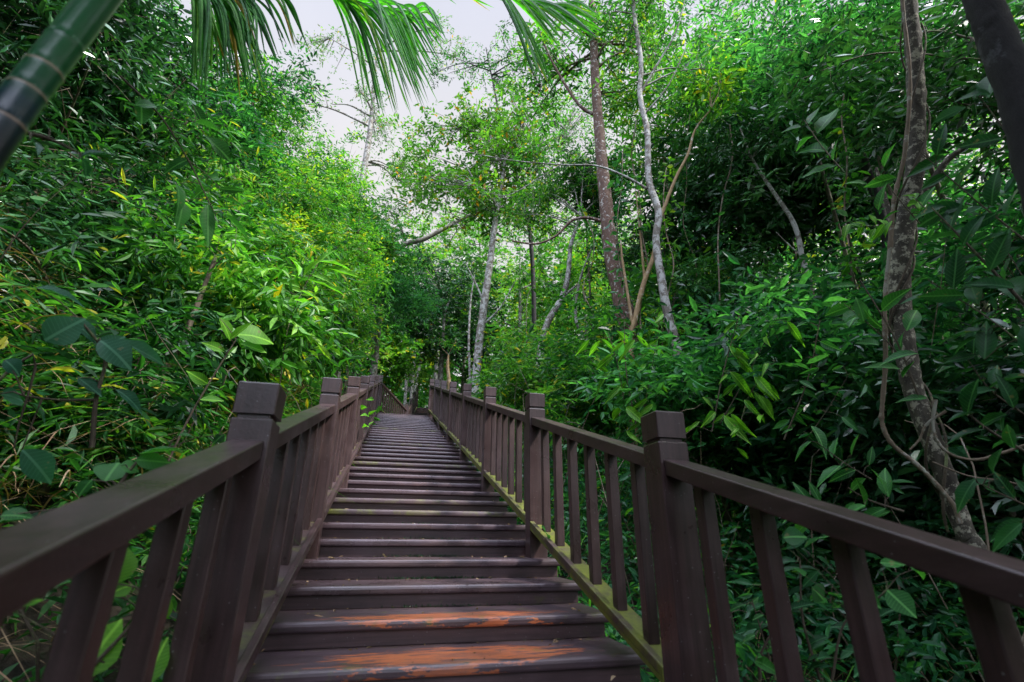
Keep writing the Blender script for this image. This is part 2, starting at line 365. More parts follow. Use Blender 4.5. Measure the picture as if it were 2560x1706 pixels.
b.inputs['Roughness'].default_value = .95
bp = node(nt, 'ShaderNodeBump', Strength=1., Distance=.05); nt.links.new(n.outputs['Fac'], bp.inputs['Height']); nt.links.new(bp.outputs[0], b.inputs['Normal'])
tag(put('ground', mesh_np('ground', V, Q, True, mat=m)), kind='structure')

# ---------------------------------------------------------------- timber stairway
GX = (3., 70., 70.); GY = (70., 4., 40.)
TM = {'rail': timber_mat('timber_rail', rough=.33, grain=GY),
      'post': timber_mat('timber_post', (.060, .034, .033), rough=.32),
      'tread': timber_mat('timber_tread', (.080, .052, .060), rough=.27, grain=GX),
      'tread_moss': timber_mat('timber_tread_mossy', (.076, .048, .055), grain=GX, moss=.35, rough=.45, moss_hi=.66),
      'riser': timber_mat('timber_riser', (.088, .050, .052), grain=GX, rough=.42, moss=.1, moss_hi=.72),
      'moss': timber_mat('timber_mossy', moss=1., rough=.55, moss_hi=.62),
      'moss_hint': timber_mat('timber_faintly_mossy', moss=.3, rough=.42, moss_hi=.66),
      'moss_some': timber_mat('timber_part_mossy', moss=.55, rough=.5, moss_hi=.62)}
def bm_mesh(bm, name, mat, smooth=False):
    me = bpy.data.meshes.new(name); bm.normal_update(); bm.to_mesh(me); bm.free(); me.materials.append(mat)
    if smooth:
        for p in me.polygons: p.use_smooth = True
    return me
def box(bm, x0, x1, y0, y1, z0, z1, sl=0., bev=.004, seg=2):
    """box whose top and bottom follow the slope sl along y; ends stay upright"""
    vs = [bm.verts.new((x, y, z+(y-y0)*sl)) for x in (x0, x1) for y in (y0, y1) for z in (z0, z1)]
    fs = [(0, 1, 3, 2), (4, 6, 7, 5), (0, 4, 5, 1), (2, 3, 7, 6), (0, 2, 6, 4), (1, 5, 7, 3)]
    faces = [bm.faces.new([vs[i] for i in f]) for f in fs]
    bmesh.ops.recalc_face_normals(bm, faces=faces)
    if bev:
        es = list({e for f in faces for e in f.edges})
        bmesh.ops.bevel(bm, geom=es, offset=bev, segments=seg, affect='EDGES', profile=.5)
def slab(name, dims, mat, parent, sl=0., bev=.004, loc=None, seg=2):
    bm = bmesh.new(); box(bm, *dims, sl=sl, bev=bev, seg=seg); return put(name, bm_mesh(bm, name, mat), None, parent, loc)
def post_mesh(h, wd=PW):
    bm = bmesh.new(); hw = wd/2
    prof = [(0, 0, .003), (h-.121, 0, .003), (h-.116, .003, .003), (h-.114, .012, .003), (h-.101, .012, .003), (h-.101, .0, .003),
            (h-.006, -.001, .004), (h-.002, .002, .004), (h, .007, .004)]
    rings = []
    for z, ins, c in prof:
        a_ = hw-ins
        rings.append([bm.verts.new((x, y, z)) for x, y in ((-a_+c, -a_), (a_-c, -a_), (a_, -a_+c), (a_, a_-c), (a_-c, a_), (-a_+c, a_), (-a_, a_-c), (-a_, -a_+c))])
    for r0, r1 in zip(rings, rings[1:]):
        for i in range(8): bm.faces.new([r0[i], r0[(i+1) % 8], r1[(i+1) % 8], r1[i]])
    bm.faces.new(rings[-1]); bm.faces.new(rings[0][::-1])
    return bm_mesh(bm, 'post', TM['post'])
TH = .042                                                     # tread thickness
def tread_mesh(x0, x1, mat, dep=G+.035):
    bm = bmesh.new(); r = .012; prof = [(0, -TH+.010), (.002, -TH+.003), (.008, -TH)]
    prof += [(dep, -TH), (dep, 0), (.022, 0), (.010, -.003), (.003, -.009), (0, -.018)]
    n = 12; cols = []
    for i in range(n+1):
        x = x0+(x1-x0)*i/n
        cols.append([bm.verts.new((x, y, z)) for y, z in prof])
    for a_, b_ in zip(cols, cols[1:]):
        for j in range(len(prof)): bm.faces.new([a_[j], a_[(j+1) % len(prof)], b_[(j+1) % len(prof)], b_[j]])
    bm.faces.new(cols[0][::-1]); bm.faces.new(cols[-1])
    bmesh.ops.recalc_face_normals(bm, faces=bm.faces[:])
    return bm_mesh(bm, 'tread', mat)
def flight(root, x0, x1, k0, k1, yf, zf, mats=None, RISE=RISE):
    """treads and risers for steps k0..k1, step k has its nosing at yf+k*G and its top at zf+k*RISE"""
    tmesh = tread_mesh(x0, x1, TM['tread']); bm = bmesh.new()
    box(bm, x0+.012, x1-.012, .030, .052, -RISE+.0015, -TH-.0015, bev=.0015, seg=1); rm = bm_mesh(bm, 'riser', TM['riser'])
    for k in range(k0, k1+1):
        me = tmesh
        if mats and k in mats:
            me = tmesh.copy(); me.materials.clear(); me.materials.append(mats[k])
        t = put('tread', me, None, root, (0, yf+k*G, zf+k*RISE))
        if mats and k in mats and k <= -1: t['label'] = 'tread with orange wood showing through worn brown paint'
        put('riser', rm, None, root, (0, yf+k*G, zf+k*RISE))
def stringers(root, x0, x1, ya, yb, za, mat):
    for x in (x0+.03, x1-.08): slab('stringer', (x, x+.05, ya, yb, za-.34, za-.115), mat, root, sl=SL)

cx = (XL+XR)/2
stair = empty('timber_stairway', (0, Y2, float(Z2)-.5), 'long brown painted timber stairway of shallow steps climbing away between the two railings', 'stairway')
def under(root, px=0., py=None): return root
yN = -FT; zN = .5                                             # in the stair's own frame
wm = {-2: timber_mat('timber_tread_worn', (.076, .048, .055), grain=GX, worn=(.33, .44, .07, .085), moss=.2, moss_hi=.7),
      -3: timber_mat('timber_tread_worn_large', (.076, .048, .055), grain=GX, worn=(.36, .43, .13, .14), moss=.2, moss_hi=.7)}
for k in (3, 4, 9, 14, 20): wm[k] = TM['tread_moss']
flight(stair, XL-.16, XR+.16, -12, K_TOP-1, yN, zN, wm)
stringers(stair, XL-.16, XR+.16, yN-12*G, yN+K_TOP*G, zN-12*RISE, TM['riser'])
# landing deck: boards laid across
LAND = 3.0
for i in range(9):
    y0 = yN+K_TOP*G+i*.335
    slab('deck_board', (XL-.16+.0*i, XR+.9, y0, y0+.33, zN+K_TOP*RISE-TH, zN+K_TOP*RISE-.0005*(i % 2)), TM['tread'], stair)
slab('riser', (XL-.15, XR+.15, yN+K_TOP*G+.03, yN+K_TOP*G+.05, zN+K_TOP*RISE-RISE, zN+K_TOP*RISE-TH-.002), TM['riser'], stair)

RZ = HP-.182                                                  # handrail top above the slope line at a post's front
def railing(label, xc, k_from, k_to, y2, origin, mats_bottom, sgn, group='timber railings beside the stairs'):
    """posts every five steps; between them handrail, bottom rail with its strip, six balusters. sgn: +1 when stairs lie at -x"""
    root = empty('timber_railing', origin, label, 'railing', group)
    ox, oy, oz = origin; pm = post_mesh(HP)
    bay = BAY-PW; hw = .047
    bm = bmesh.new(); box(bm, -hw, hw, 0, bay, -.058, 0, sl=SL, bev=.006, seg=3); hm = bm_mesh(bm, 'handrail', TM['rail'])
    for k in range(k_from, k_to+1):
        y = y2+(k-2)*BAY; z = Z2+(k-2)*5*RISE
        p = put('post', pm, None, root, (xc-ox, y+PW/2-oy, z-oz))
        if k == k_to: break
        y0 = y+PW
        zr = z+HP-.182+PW*SL
        put('handrail', hm, None, root, (xc-ox, y0-oy, zr-oz))
        zb = z+.205+PW*SL
        mb = mats_bottom(k)
        bm = bmesh.new(); box(bm, -.060, .066, 0, bay, -.036, 0, sl=SL, bev=.003, seg=1) if sgn > 0 else box(bm, -.066, .060, 0, bay, -.036, 0, sl=SL, bev=.003, seg=1); br = put('bottom_rail', bm_mesh(bm, 'bottom_rail', mb), None, root, (xc-ox, y0-oy, zb-oz))

      

        bm = bmesh.new(); c0 = -sgn*.047; box(bm, c0-.015, c0+.015, .001, bay-.001, -.012, .022, sl=SL, bev=.004, seg=2)
        put('edge_strip', bm_mesh(bm, 'edge_strip', TM['moss_some'] if mb is TM['moss'] else TM['rail']), None, br)
        step = 0
        for i in range(6):
            yc = bay-(.13+.256*i)
            b0 = .0235; bx = sgn*.012
            bm = bmesh.new(); hh = (HP-.182-.205-.058)
            vs = []
            box(bm, -b0+bx, b0+bx, -b0, b0, -.02, hh+.03, bev=.003, seg=1)
            # ends cut to the slope
            for v in bm.verts:
                v.co.z = (0.0012 + v.co.y*SL if v.co.z < hh/2 else hh-.001+v.co.y*SL)
            put('baluster', bm_mesh(bm, 'baluster', TM['post']), None, root, (xc-ox, y0+yc-oy, zb+yc*SL-oz))
    return root
XPL, XPR = XL-PW/2, XR+PW/2
railing('brown timber railing left of the stairs, a dry leaf on its near handrail', XPL, 0, 8, Y2, (XPL, Y2, Z2),
        lambda k: TM['moss_hint'], -1)
railing('brown timber railing right of the stairs, green moss on its bottom rail', XPR, 0, 8, Y2, (XPR, Y2, Z2),
        lambda k: TM['moss'], +1)

# railing round the far landing and the second flight beyond it
def level_rail(root, a_, b_, posts, n, dz=0.):
    a_ = np.array(a_); b_ = np.array(b_); d = b_-a_; L = np.linalg.norm(d[:2]); ang = math.atan2(-d[0], d[1]); sl = d[2]/L
    hold = []
    bm = bmesh.new(); box(bm, -.043, .043, PW/2, L-PW/2, HP-.182-.058, HP-.182, sl=sl, bev=.005); hold.append(('handrail', bm, TM['rail']))
    bm = bmesh.new(); box(bm, -.05, .05, PW/2, L-PW/2, .165, .205, sl=sl, bev=.003); hold.append(('bottom_rail', bm, TM['moss_some']))
    for i in range(n):
        yc = L*(i+.8)/(n+.6)
        bm = bmesh.new(); box(bm, -.02, .02, yc-.02, yc+.02, .207+(yc-PW/2)*sl, HP-.275+(yc-PW/2)*sl, bev=.002, seg=1); hold.append(('baluster', bm, TM['rail']))
    for nme, bm, mt in hold:
        o = put(nme, bm_mesh(bm, nme, mt), None, root, tuple(a_-np.array(root.location))); o.rotation_euler = (0, 0, ang)
    if posts:
        for q in posts: put('post', post_mesh(HP), None, root, tuple((a_+(b_-a_)*q)-np.array(root.location)))
ZT = float(Z_TOP)
L8 = np.array([XPL, Y2+6*BAY+PW/2, ZT])
def hit(u, v, z):
    d = CF + CR*(u-1280)/F_PX - CU*(v-853)/F_PX
    return CAM + d*((z-CAM[2])/d[2])
E1 = hit(1017, 1012, ZT+HP)
E1[2] = ZT
r2 = empty('timber_railing', tuple(L8+np.array([.05, .2, 0])), 'dark level railing running off to the right from the last left-hand post across the landing', 'railing', 'timber railings beside the stairs')
level_rail(r2, L8+nrm((E1-L8))*.06, E1, [1.], 13)
head = math.radians(6)
hd = np.array([math.sin(head), math.cos(head), 0]); sd_ = np.array([math.cos(head), -math.sin(head), 0])
S2 = E1+hd*.3
st2 = empty('timber_stairway', tuple(S2-np.array([0, 0, .3])), 'short distant flight of brown steps rising beyond the landing', 'stairway', rz=-head)
R2 = .148; SL2 = R2/G
flight(st2, -.05, 1.75, 1, 17, 0., .3, None, R2)
for x in (-.02, 1.66): slab('stringer', (x, x+.05, 0, 17*G, -.05, .2), TM['riser'], st2, sl=SL2)
r3 = empty('timber_railing', tuple(S2), 'dark railing climbing the left side of the distant second flight', 'railing', 'timber railings beside the stairs')
for i in range(3):
    a_ = S2+hd*(BAY*i)+np.array([0, 0, SL2*BAY*i]); b_ = a_+hd*BAY+np.array([0, 0, SL2*BAY])
    level_rail(r3, a_, b_, [0.] if i < 2 else [0., 1.], 6)
r4 = empty('timber_railing', tuple(S2+sd_*1.7), 'dark railing right of the distant flight, mostly hidden by the last right-hand post', 'railing', 'timber railings beside the stairs')
for i in range(3):
    a_ = S2+sd_*1.7+hd*(BAY*i)+np.array([0, 0, SL2*BAY*i]); b_ = a_+hd*BAY+np.array([0, 0, SL2*BAY])
    level_rail(r4, a_, b_, [0.] if i < 2 else [0., 1.], 6)

# ---------------------------------------------------------------- plants
def scatter_leaves(LV, C, rad, twigs, per, tl, L, W, tint, droop=.3, flat=.6, TU=None, twr=.003, spread=1.):
    """sprays of leaves on short twigs round every cluster centre C"""
    n = len(C); rad = np.broadcast_to(rad, (n,))
    c = np.repeat(C, twigs, 0); cr = np.repeat(rad, twigs); ct = np.repeat(np.broadcast_to(tint, (n,)), twigs)
    d = rdir(len(c)); d[:, 2] = d[:, 2]*.7+.15; d = nrm(d)
    base = c + rdir(len(c))*(cr*rng.random(len(c))**.5)[:, None]*.9
    ln = tl*(.6+.8*rng.random(len(c)))
    if TU is not None:
        for i in range(len(c)):
            if rng.random() < .35: TU.add([base[i], base[i]+d[i]*ln[i]*.55+[0, 0, .01], base[i]+d[i]*ln[i]-[0, 0, .02]], [twr, twr*.7, twr*.3], 3)
    t = (np.arange(per)+.5)/per
    P = base[:, None]+d[:, None]*(t[None, :, None]*ln[:, None, None])
    P[..., 2] -= (t**2*droop*.35)[None]*ln[:, None]
    side = nrm(np.cross(d, UP)); sg = np.where(np.arange(per) % 2, 1., -1.)
    D = d[:, None]*.75+side[:, None]*sg[None, :, None]*.8*spread+rng.standard_normal(P.shape)*.28
    D[..., 2] -= droop
    D[:, -1] = d*1.0+rng.standard_normal(d.shape)*.1-UP*droop
    Nn = UP[None, None]*flat+rng.standard_normal(P.shape)*.45+side[:, None]*sg[None, :, None]*-.2
    sz = (.5+.85*rng.random(P.shape[:2]))
    tt = np.clip(ct[:, None]+rng.normal(0, .15, P.shape[:2]), 0, .94)
    tt = np.where(rng.random(tt.shape) < .028, 1., tt)
    LV.add(P.reshape(-1, 3), D.reshape(-1, 3), Nn.reshape(-1, 3), (L*sz).ravel(), (W*sz).ravel(), tt.ravel())

def blob(center, r3, n, shell=.5):
    """n cluster centres through an uneven ellipsoid"""
    m = max(4, n//11); r3 = np.asarray(r3, float)
    sub = rdir(m)*r3*(rng.random(m)**.45)[:, None]*1.02
    sz = rng.uniform(.16, .36, m); i = rng.integers(0, m, n)
    return np.asarray(center)+sub[i]+rng.standard_normal((n, 3))*r3*sz[i][:, None]*[1.1, 1.1, .55]

def tree(label, trunk, radii, bark, blobs, leaf, lp, cat='tree', name='forest_tree', group=None, limbs=6, cr=.28, twigs=5, per=6, base=True,
         limb_r=None, extra=None, side=8, twig_wood=False, root_pt=None, wob=.03):
    """trunk: list of world points from low to high; blobs: [(centre, radii, clusters, tint)]"""
    trunk = [np.asarray(p, float) for p in trunk]
    if base:
        b0 = trunk[0]; g = root_pt if root_pt is not None else on_ground(b0[0]+.05, b0[1], -.1)
        if b0[2] > g[2]+.05: trunk = [g]+trunk; radii = [radii[0]*1.15]+list(radii)
    root = empty(name, trunk[0], label, cat, group); O = trunk[0]
    tp = spline(trunk, 10); tr = np.interp(np.linspace(0, 1, len(tp)), np.linspace(0, 1, len(radii)), radii)
    TU = Tubes(); TU.add(tp-O, tr, side, wob)
    LV = Leaves()
    prim = [tp[len(tp)//2:]]
    limb_r = limb_r or radii[-1]*.8
    allC = []; tints = []
    for (c, r3, n, tint) in blobs:
        C = blob(c, r3, n); allC.append(C); tints.append(np.clip(tint+rng.normal(0, .24, n), 0, 1))
    if allC:
        C = np.vstack(allC); tt = np.concatenate(tints)
        idx = rng.permutation(len(C))[:limbs]
        up = tp[len(tp)//3:]
        for i in idx:
            sc = np.linalg.norm(up-C[i], axis=1)+np.maximum(0, up[:, 2]-C[i][2]+.2)*2; s = up[sc.argmin()]
            mid = (s+C[i])/2+np.array([0, 0, .12*np.linalg.norm(C[i]-s)])+rng.normal(0, .06, 3)
            pth = spline([s, mid, C[i]], 6); TU.add(pth-O, np.linspace(limb_r, limb_r*.25, len(pth)), 5); prim.append(pth)
        allp = np.vstack(prim)
        for i in range(len(C)):
            if i in idx: continue
            dd = np.linalg.norm(allp-C[i], axis=1); s = allp[dd.argmin()]
            if dd.min() < 2.2:
                mid = (s+C[i])/2+rng.normal(0, .05, 3)+np.array([0, 0, .06])
                TU.add(np.array([s, mid, C[i]])-O, [limb_r*.32, limb_r*.2, limb_r*.1], 4)
        scatter_leaves(LV, C-O, cr, twigs, per, lp['tl'], lp['L'], lp['W'], tt, lp.get('droop', .3), lp.get('flat', .6), TU if twig_wood else None, spread=lp.get('spread', 1.))
    if extra:
        for pts, r0, r1 in extra:
            q = spline(pts, 8); TU.add(q-O, np.linspace(r0, r1, len(q)), 6, .03)
    put('trunk', TU.mesh('trunk', BK[bark]), None, root)
    if LV.a: put('crown', LV.mesh('crown', LM[leaf]), None, root)
    return root

LP_small = dict(tl=.30, L=.088, W=.032)
LP_mid = dict(tl=.36, L=.125, W=.042)
LP_bam = dict(tl=.36, L=.135, W=.022, droop=.5)
LP_far = dict(tl=.5, L=.17, W=.085)
LP_broad = dict(tl=.4, L=.18, W=.066, droop=.75, flat=.35)
LP_airy = dict(tl=.38, L=.15, W=.07)
LP_long = dict(tl=.4, L=.17, W=.045, droop=.7, flat=.4)

# -- background forest beyond the landing and both banks
def far_tree(label, u, v, r, size, nclu, leaf, tint, bark='grey', lp=LP_far, trunk_r=.14, group='trees closing the view', cr=.5, twigs=7, per=8, lean=0., squash=1.):
    c = at(u, v, r); gz = float(ground(c[0], c[1]))
    tk = [np.array([c[0]+lean, c[1], gz]), np.array([c[0]+lean*.5, c[1], (gz+c[2])/2]), np.array([c[0], c[1], c[2]+.1*size])]
    s = size
    return tree(label, tk, [trunk_r, trunk_r*.8, trunk_r*.4], bark, [(c, (s, s, s*squash), nclu, tint), (c+np.array([s*.5, 0, -s*.4]), (s*.6, s*.6, s*.5), nclu//3, tint-.1)],
                leaf, lp, base=False, cr=cr, twigs=twigs, per=per, limbs=7, group=group)
far_tree('dark dense evergreen tree just left above the end of the stairs', 960, 780, 20, 3.0, 110, 'dark', .5)
far_tree('dark glossy tree behind the landing, between the stairs and the white trunk', 1110, 800, 19, 2.6, 100, 'dark', .45)
far_tree('bright green rounded tree top under the sky gap', 1110, 640, 25, 3.2, 100, 'bright', .45)
far_tree('green tree top at the left foot of the sky gap', 960, 610, 22, 2.4, 70, 'mid', .7)
far_tree('mid green tree filling the gap between the white trunk and the curved trunk', 1300, 740, 19, 3.2, 100, 'bright', .4)
far_tree('pale green tree behind the brown lichened trunk', 1460, 700, 20, 3.4, 100, 'bright', .5)
far_tree('yellowish green tree far behind the brown trunk, low down', 1380, 880, 22, 3.0, 90, 'olive', .6)
far_tree('bright yellow green tree glimpsed far behind the right-hand thicket', 2080, 470, 22, 4.2, 110, 'bright', .8)
far_tree('green tree far behind the vine-wrapped trunk', 2330, 520, 16, 3.6, 120, 'bright', .45)
far_tree('broad green tree rising behind the twin slim trunks', 1760, 640, 17, 3.4, 130, 'mid', .4)
far_tree('dark tree low behind the drooping-leaved shrub', 1900, 850, 15, 2.8, 110, 'cool', .35)
far_tree('dark tree low at the right behind the vine-wrapped trunk', 2250, 850, 12, 2.8, 130, 'cool', .3)
far_tree('shaded tree at the far right margin', 2520, 700, 9, 2.2, 130, 'cool', .3, lp=LP_mid, cr=.4)
far_tree('low green tree beyond the last posts of the right railing', 1160, 900, 21, 2.2, 70, 'olive', .5)
far_tree('olive green tree beyond the distant flight of steps', 1030, 900, 30, 3.2, 80, 'olive', .75)

# -- left bank: small-leaved trees and shrubs stacked up the slope
def bank_tree(label, u, v, r, s, n, leaf, tint, lp=LP_small, cr=.26, twigs=6, per=7, squash=.9, group='shrubby trees on the left bank'):
    return far_tree(label, u, v, r, s, n, leaf, tint, 'twig', lp, .05, group, cr, twigs, per, squash=squash)
bank_tree('tallest rounded green treetop on the left bank, against the sky below the left palm frond', 650, 360, 12.5, 1.6, 190, 'mid', .62, LP_mid, .36)
bank_tree('green treetop stepping down the left skyline, right of the tallest one', 790, 480, 13.5, 1.6, 180, 'mid', .7, LP_mid, .36)
bank_tree('light green treetop at the lower right end of the left skyline', 890, 600, 14, 1.45, 160, 'mid', .75, LP_mid, .36)
bank_tree('pale cool green tree above the left railing, near the stair end', 900, 700, 13.5, 1.8, 170, 'cool', .9, LP_mid, .36)
bank_tree('dark leaved treetop by the bamboo stem, upper left', 330, 230, 9, 1.9, 210, 'cool', .5, LP_mid, .34)
bank_tree('green tree between the bamboo stem and the left palm frond', 480, 330, 11, 1.7, 190, 'mid', .5, LP_mid, .34)
bank_tree('shaded tree at the left edge below the bamboo stem', 90, 470, 6.4, 1.3, 160, 'dark', .5, LP_bam, .3)
bank_tree('dark tree behind the bamboo stem in the top left corner', 60, 60, 7, 1.7, 240, 'dark', .3, LP_mid, .32)
bank_tree('bright green shrub half way up the left bank', 620, 520, 9.5, 1.5, 190, 'mid', .7, LP_bam)
bank_tree('bright green shrub with yellow young leaves above the left railing', 770, 620, 10, 1.35, 170, 'bright', .6)
bank_tree('cool green shrub on the left bank under the hanging broad leaves', 430, 560, 7.5, 1.25, 190, 'mid', .6, LP_bam)
bank_tree('shaded green shrub at the middle of the left bank', 300, 480, 6.8, 1.1, 170, 'mid', .45, LP_bam)
bank_tree('leafy green shrub low on the left bank behind the second left post', 780, 800, 9.5, 1.1, 150, 'mid', .7)
bank_tree('dense green shrub on the left bank above the first left post', 560, 700, 7.5, 1.1, 180, 'bright', .35, LP_bam)
bank_tree('long-leaved bamboo shrub leaning over the middle of the left bank', 520, 800, 5.6, .85, 120, 'bright', .3, LP_long, .3, 5, 6)
bank_tree('long-leaved green shrub above the second left post', 690, 760, 8.0, .9, 120, 'mid', .6, LP_long, .3, 5, 6)
bank_tree('narrow-leaved dark shrub under the bluish broad leaves', 200, 940, 4.3, .6, 110, 'mid', .4, LP_bam, .25, 5, 6)
bank_tree('sparse leafy top against the sky under the left palm frond', 655, 175, 10, 1.3, 62, 'cool', .4, LP_mid, .34, 4, 5)
bank_tree('small shrub of yellow young leaves in the middle of the left bank', 745, 610, 8.2, .42, 34, 'yellow', .6, LP_small, .2, 4, 5)
bank_tree('shaded shrub low at the left edge', 120, 760, 5.2, .9, 150, 'dark', .6, LP_bam)
bank_tree('dark green shrub on the left bank beside the bluish broad leaves', 330, 760, 5.8, .9, 150, 'mid', .35, LP_bam)

# -- right side thicket
def thicket(label, u, v, r, s, n, leaf, tint, lp=LP_mid, cr=.28, twigs=6, per=6, squash=.9):
    return far_tree(label, u, v, r, s, n, leaf, tint, 'twig', lp, .04, 'thicket on the right of the stairs', cr, twigs, per, squash=squash)
thicket('large dark glossy tree crown right of the twin slim trunks', 1830, 480, 9, 1.5, 230, 'dark', .55, LP_broad)
thicket('dark crown high above the bent grey stem', 2060, 380, 9, 1.5, 200, 'dark', .6, LP_broad)
thicket('lighter green leaf mass high up between the slim trunk and the dark crown', 1790, 240, 10, 1.3, 130, 'mid', .65)
thicket('thin leaved crown in the upper right with bits of sky showing through', 1960, 90, 8, 1.6, 60, 'cool', .6)
thicket('shaded leaf mass at the top right corner', 2440, 120, 5.5, 1.3, 95, 'dark', .65)
thicket('cool green leaf mass left of the vine-wrapped trunk', 2140, 230, 7, 1.1, 110, 'cool', .6)
thicket('dense shrub in front of the brown trunk foot', 1500, 960, 7.2, 1.0, 180, 'mid', .55)
thicket('pale leaved shrub behind the middle right-hand posts', 1370, 960, 9.5, 1.0, 150, 'bright', .35)
thicket('bamboo-leaved shrub behind the far right-hand posts', 1300, 930, 12, 1.1, 150, 'mid', .8, LP_long)
thicket('dense cool green shrub behind the nearest right post', 1780, 1020, 5.4, .95, 170, 'cool', .75)
thicket('dark shrub behind the handrail, right of the nearest right post', 2020, 1060, 5.0, .9, 170, 'cool', .5)
thicket('dark shrub round the foot of the vine-wrapped trunk', 2280, 1100, 5.4, 1.0, 170, 'cool', .3)
thicket('black-green shrub in the lower right corner outside the railing', 2500, 1200, 4.6, .9, 170, 'dark', .4)
thicket('shaded shrub at the right edge, half way up', 2480, 860, 5.4, 1.0, 150, 'cool', .35)
thicket('dark undergrown sapling left of the bent grey stem', 1760, 800, 8, 1.1, 190, 'dark', .6)
thicket('dark shrub between the bent grey stem and the vine-wrapped trunk', 2110, 760, 6.8, 1.1, 110, 'cool', .6)
thicket('sunlit green shrub low behind the twin slim trunks', 1680, 800, 8.5, 1.1, 160, 'bright', .35)

thicket('green foliage mass between the twin slim trunks and the brown trunk, high', 1650, 330, 9.5, 1.6, 190, 'mid', .6)
thicket('dark leaved crown behind the brown trunk at mid height', 1460, 470, 10.5, .8, 90, 'dark', .6, LP_mid)
thicket('dark low foliage behind the twin slim trunks', 1660, 620, 10, 1.6, 200, 'dark', .55, LP_mid)
thicket('layered cool green crown at the top, left of the leaning dark trunk', 2200, 90, 6.5, 1.2, 75, 'cool', .65)
thicket('bluish green thin crown between sky specks at the upper right', 1850, 60, 11, 1.9, 60, 'cool', .7)
far_tree('large mid green tree far behind the white trunk', 1200, 690, 27, 4.2, 130, 'bright', .6)
far_tree('large pale green tree far behind the curved trunk', 1400, 640, 28, 4.6, 150, 'bright', .35)
far_tree('large green tree far behind the brown trunk and the tan stem', 1600, 620, 26, 4.8, 150, 'bright', .55)
far_tree('light green tree beyond the landing, left of the distant stems', 900, 820, 18, 2.2, 80, 'bright', .5)
far_tree('large shaded tree far behind the upper right thicket', 1900, 480, 20, 4.0, 110, 'mid', .4)
far_tree('high yellow green tree far behind the thin upper right crown', 2150, 150, 18, 4.2, 55, 'bright', .5)
# unseen canopy trees, added to shade the steps and rails near the camera
for lab, c_, tb in (('unseen broad canopy tree added behind the viewpoint for shade, on the left', (-3.0, -1.8, 6.6), (-3.4, -3.)), ('unseen broad canopy tree added behind the viewpoint for shade, on the right', (3.4, -2.7, 7.2), (4.2, -2.6))):
    tree(lab, [np.array([tb[0], tb[1], float(ground(*tb))]), np.array([tb[0]*.9, tb[1], 4.]), np.array([c_[0], c_[1], 7.5])], [.2, .16, .08], 'dark',
         [(np.array(c_)+[0, 0, CAMZ-1.2], (5.2, 3.4, .9), 300, .45)], 'cool', dict(tl=.7, L=.30, W=.15), base=False, cr=.6, twigs=6, per=6, limbs=14, limb_r=.05, group='unseen trees added for shade')
# unseen forest behind the camera is added further down, to darken the scene
# -- trees whose trunks show
def T(r, *pp): return [at(u, v, r) for u, v in pp]
tree('tall straight brown trunk spotted with white lichen, right of centre', T(6.5, (1588, 930), (1560, 770), (1528, 620), (1512, 480), (1500, 350), (1490, 220), (1482, 60), (1476, -120)),
     [.155, .14, .12, .10, .09, .08, .065, .05], 'brown',
     [(at(1500, 60, 6.6), (1.3, 1.0, .9), 100, .6), (at(1400, 200, 7.2), (.7, .8, .8), 55, .55), (at(1580, 220, 7), (.6, .6, .7), 40, .7)], 'mid', LP_mid, side=12, limbs=6, twig_wood=True, twigs=4, per=5, limb_r=.03,
     extra=[(T(6.5, (1498, 292), (1450, 265), (1400, 190), (1360, 110), (1335, 30)), .035, .012), (T(6.5, (1512, 556), (1470, 545), (1430, 552), (1390, 590), (1340, 610), (1280, 603)), .028, .012)])
tree('slim pale grey trunk right of the brown one, twisting up out of the frame', T(5.6, (1702, 930), (1668, 780), (1652, 690), (1640, 600), (1646, 530), (1622, 450), (1618, 330), (1600, 240), (1602, 150), (1584, 20), (1580, -140)),
     [.060, .052, .05, .047, .046, .043, .04, .037, .034, .03, .025], 'pale',
     [(at(1640, 20, 5.8), (1.1, .8, .6), 80, .5), (at(1760, 170, 6.3), (.8, .6, .6), 50, .6)], 'mid', LP_small, limbs=6, twig_wood=True, twigs=4, per=6, cr=.2, limb_r=.016,
     extra=[(T(5.6, (1618, 472), (1560, 440), (1490, 415), (1400, 412), (1270, 400), (1130, 372)), .018, .005), (T(5.6, (1400, 413), (1340, 450), (1270, 488), (1210, 480)), .008, .003),
            (T(5.6, (1603, 230), (1650, 150), (1690, 80), (1712, 0)), .018, .008), (T(5.6, (1612, 285), (1670, 215), (1715, 120)), .014, .006)])
tree('slender tan stem forking away to the right from the foot of the brown trunk', T(6.0, (1578, 900), (1590, 790), (1612, 700), (1634, 640), (1644, 570), (1668, 500), (1692, 440), (1720, 385), (1738, 325), (1776, 275)),
     [.036, .034, .03, .026, .022, .017, .011], 'tan', [(at(1790, 240, 6.1), (.45, .4, .35), 14, .6)], 'bright', LP_mid, limbs=3, cr=.18, twigs=4, per=5, limb_r=.012,
     extra=[(T(6.0, (1585, 840), (1570, 740), (1556, 650), (1552, 600)), .025, .01), (T(6.0, (1612, 700), (1602, 600), (1590, 480)), .02, .008)])
tree('straight white-barked trunk left of the curved one, beyond the stairs', T(11.5, (1188, 990), (1198, 860), (1212, 750), (1226, 650), (1236, 570), (1252, 480), (1262, 400)),
     [.11, .105, .1, .09, .08, .06, .04], 'pale',
     [(at(1250, 450, 11.5), (2.1, 1.6, 1.2), 170, .45), (at(1170, 320, 12.5), (1.4, 1.3, 1.2), 80, .4), (at(1330, 330, 12), (1.5, 1.3, 1.3), 110, .5), (at(1080, 440, 13), (1.1, 1.0, .9), 60, .5)],
     'olive', LP_airy, limbs=12, twigs=5, per=5, cr=.32, limb_r=.045, twig_wood=True,
     extra=[(T(11.5, (1212, 760), (1185, 700), (1165, 660)), .03, .01), (T(11.5, (1200, 820), (1250, 770), (1290, 700)), .03, .012)])
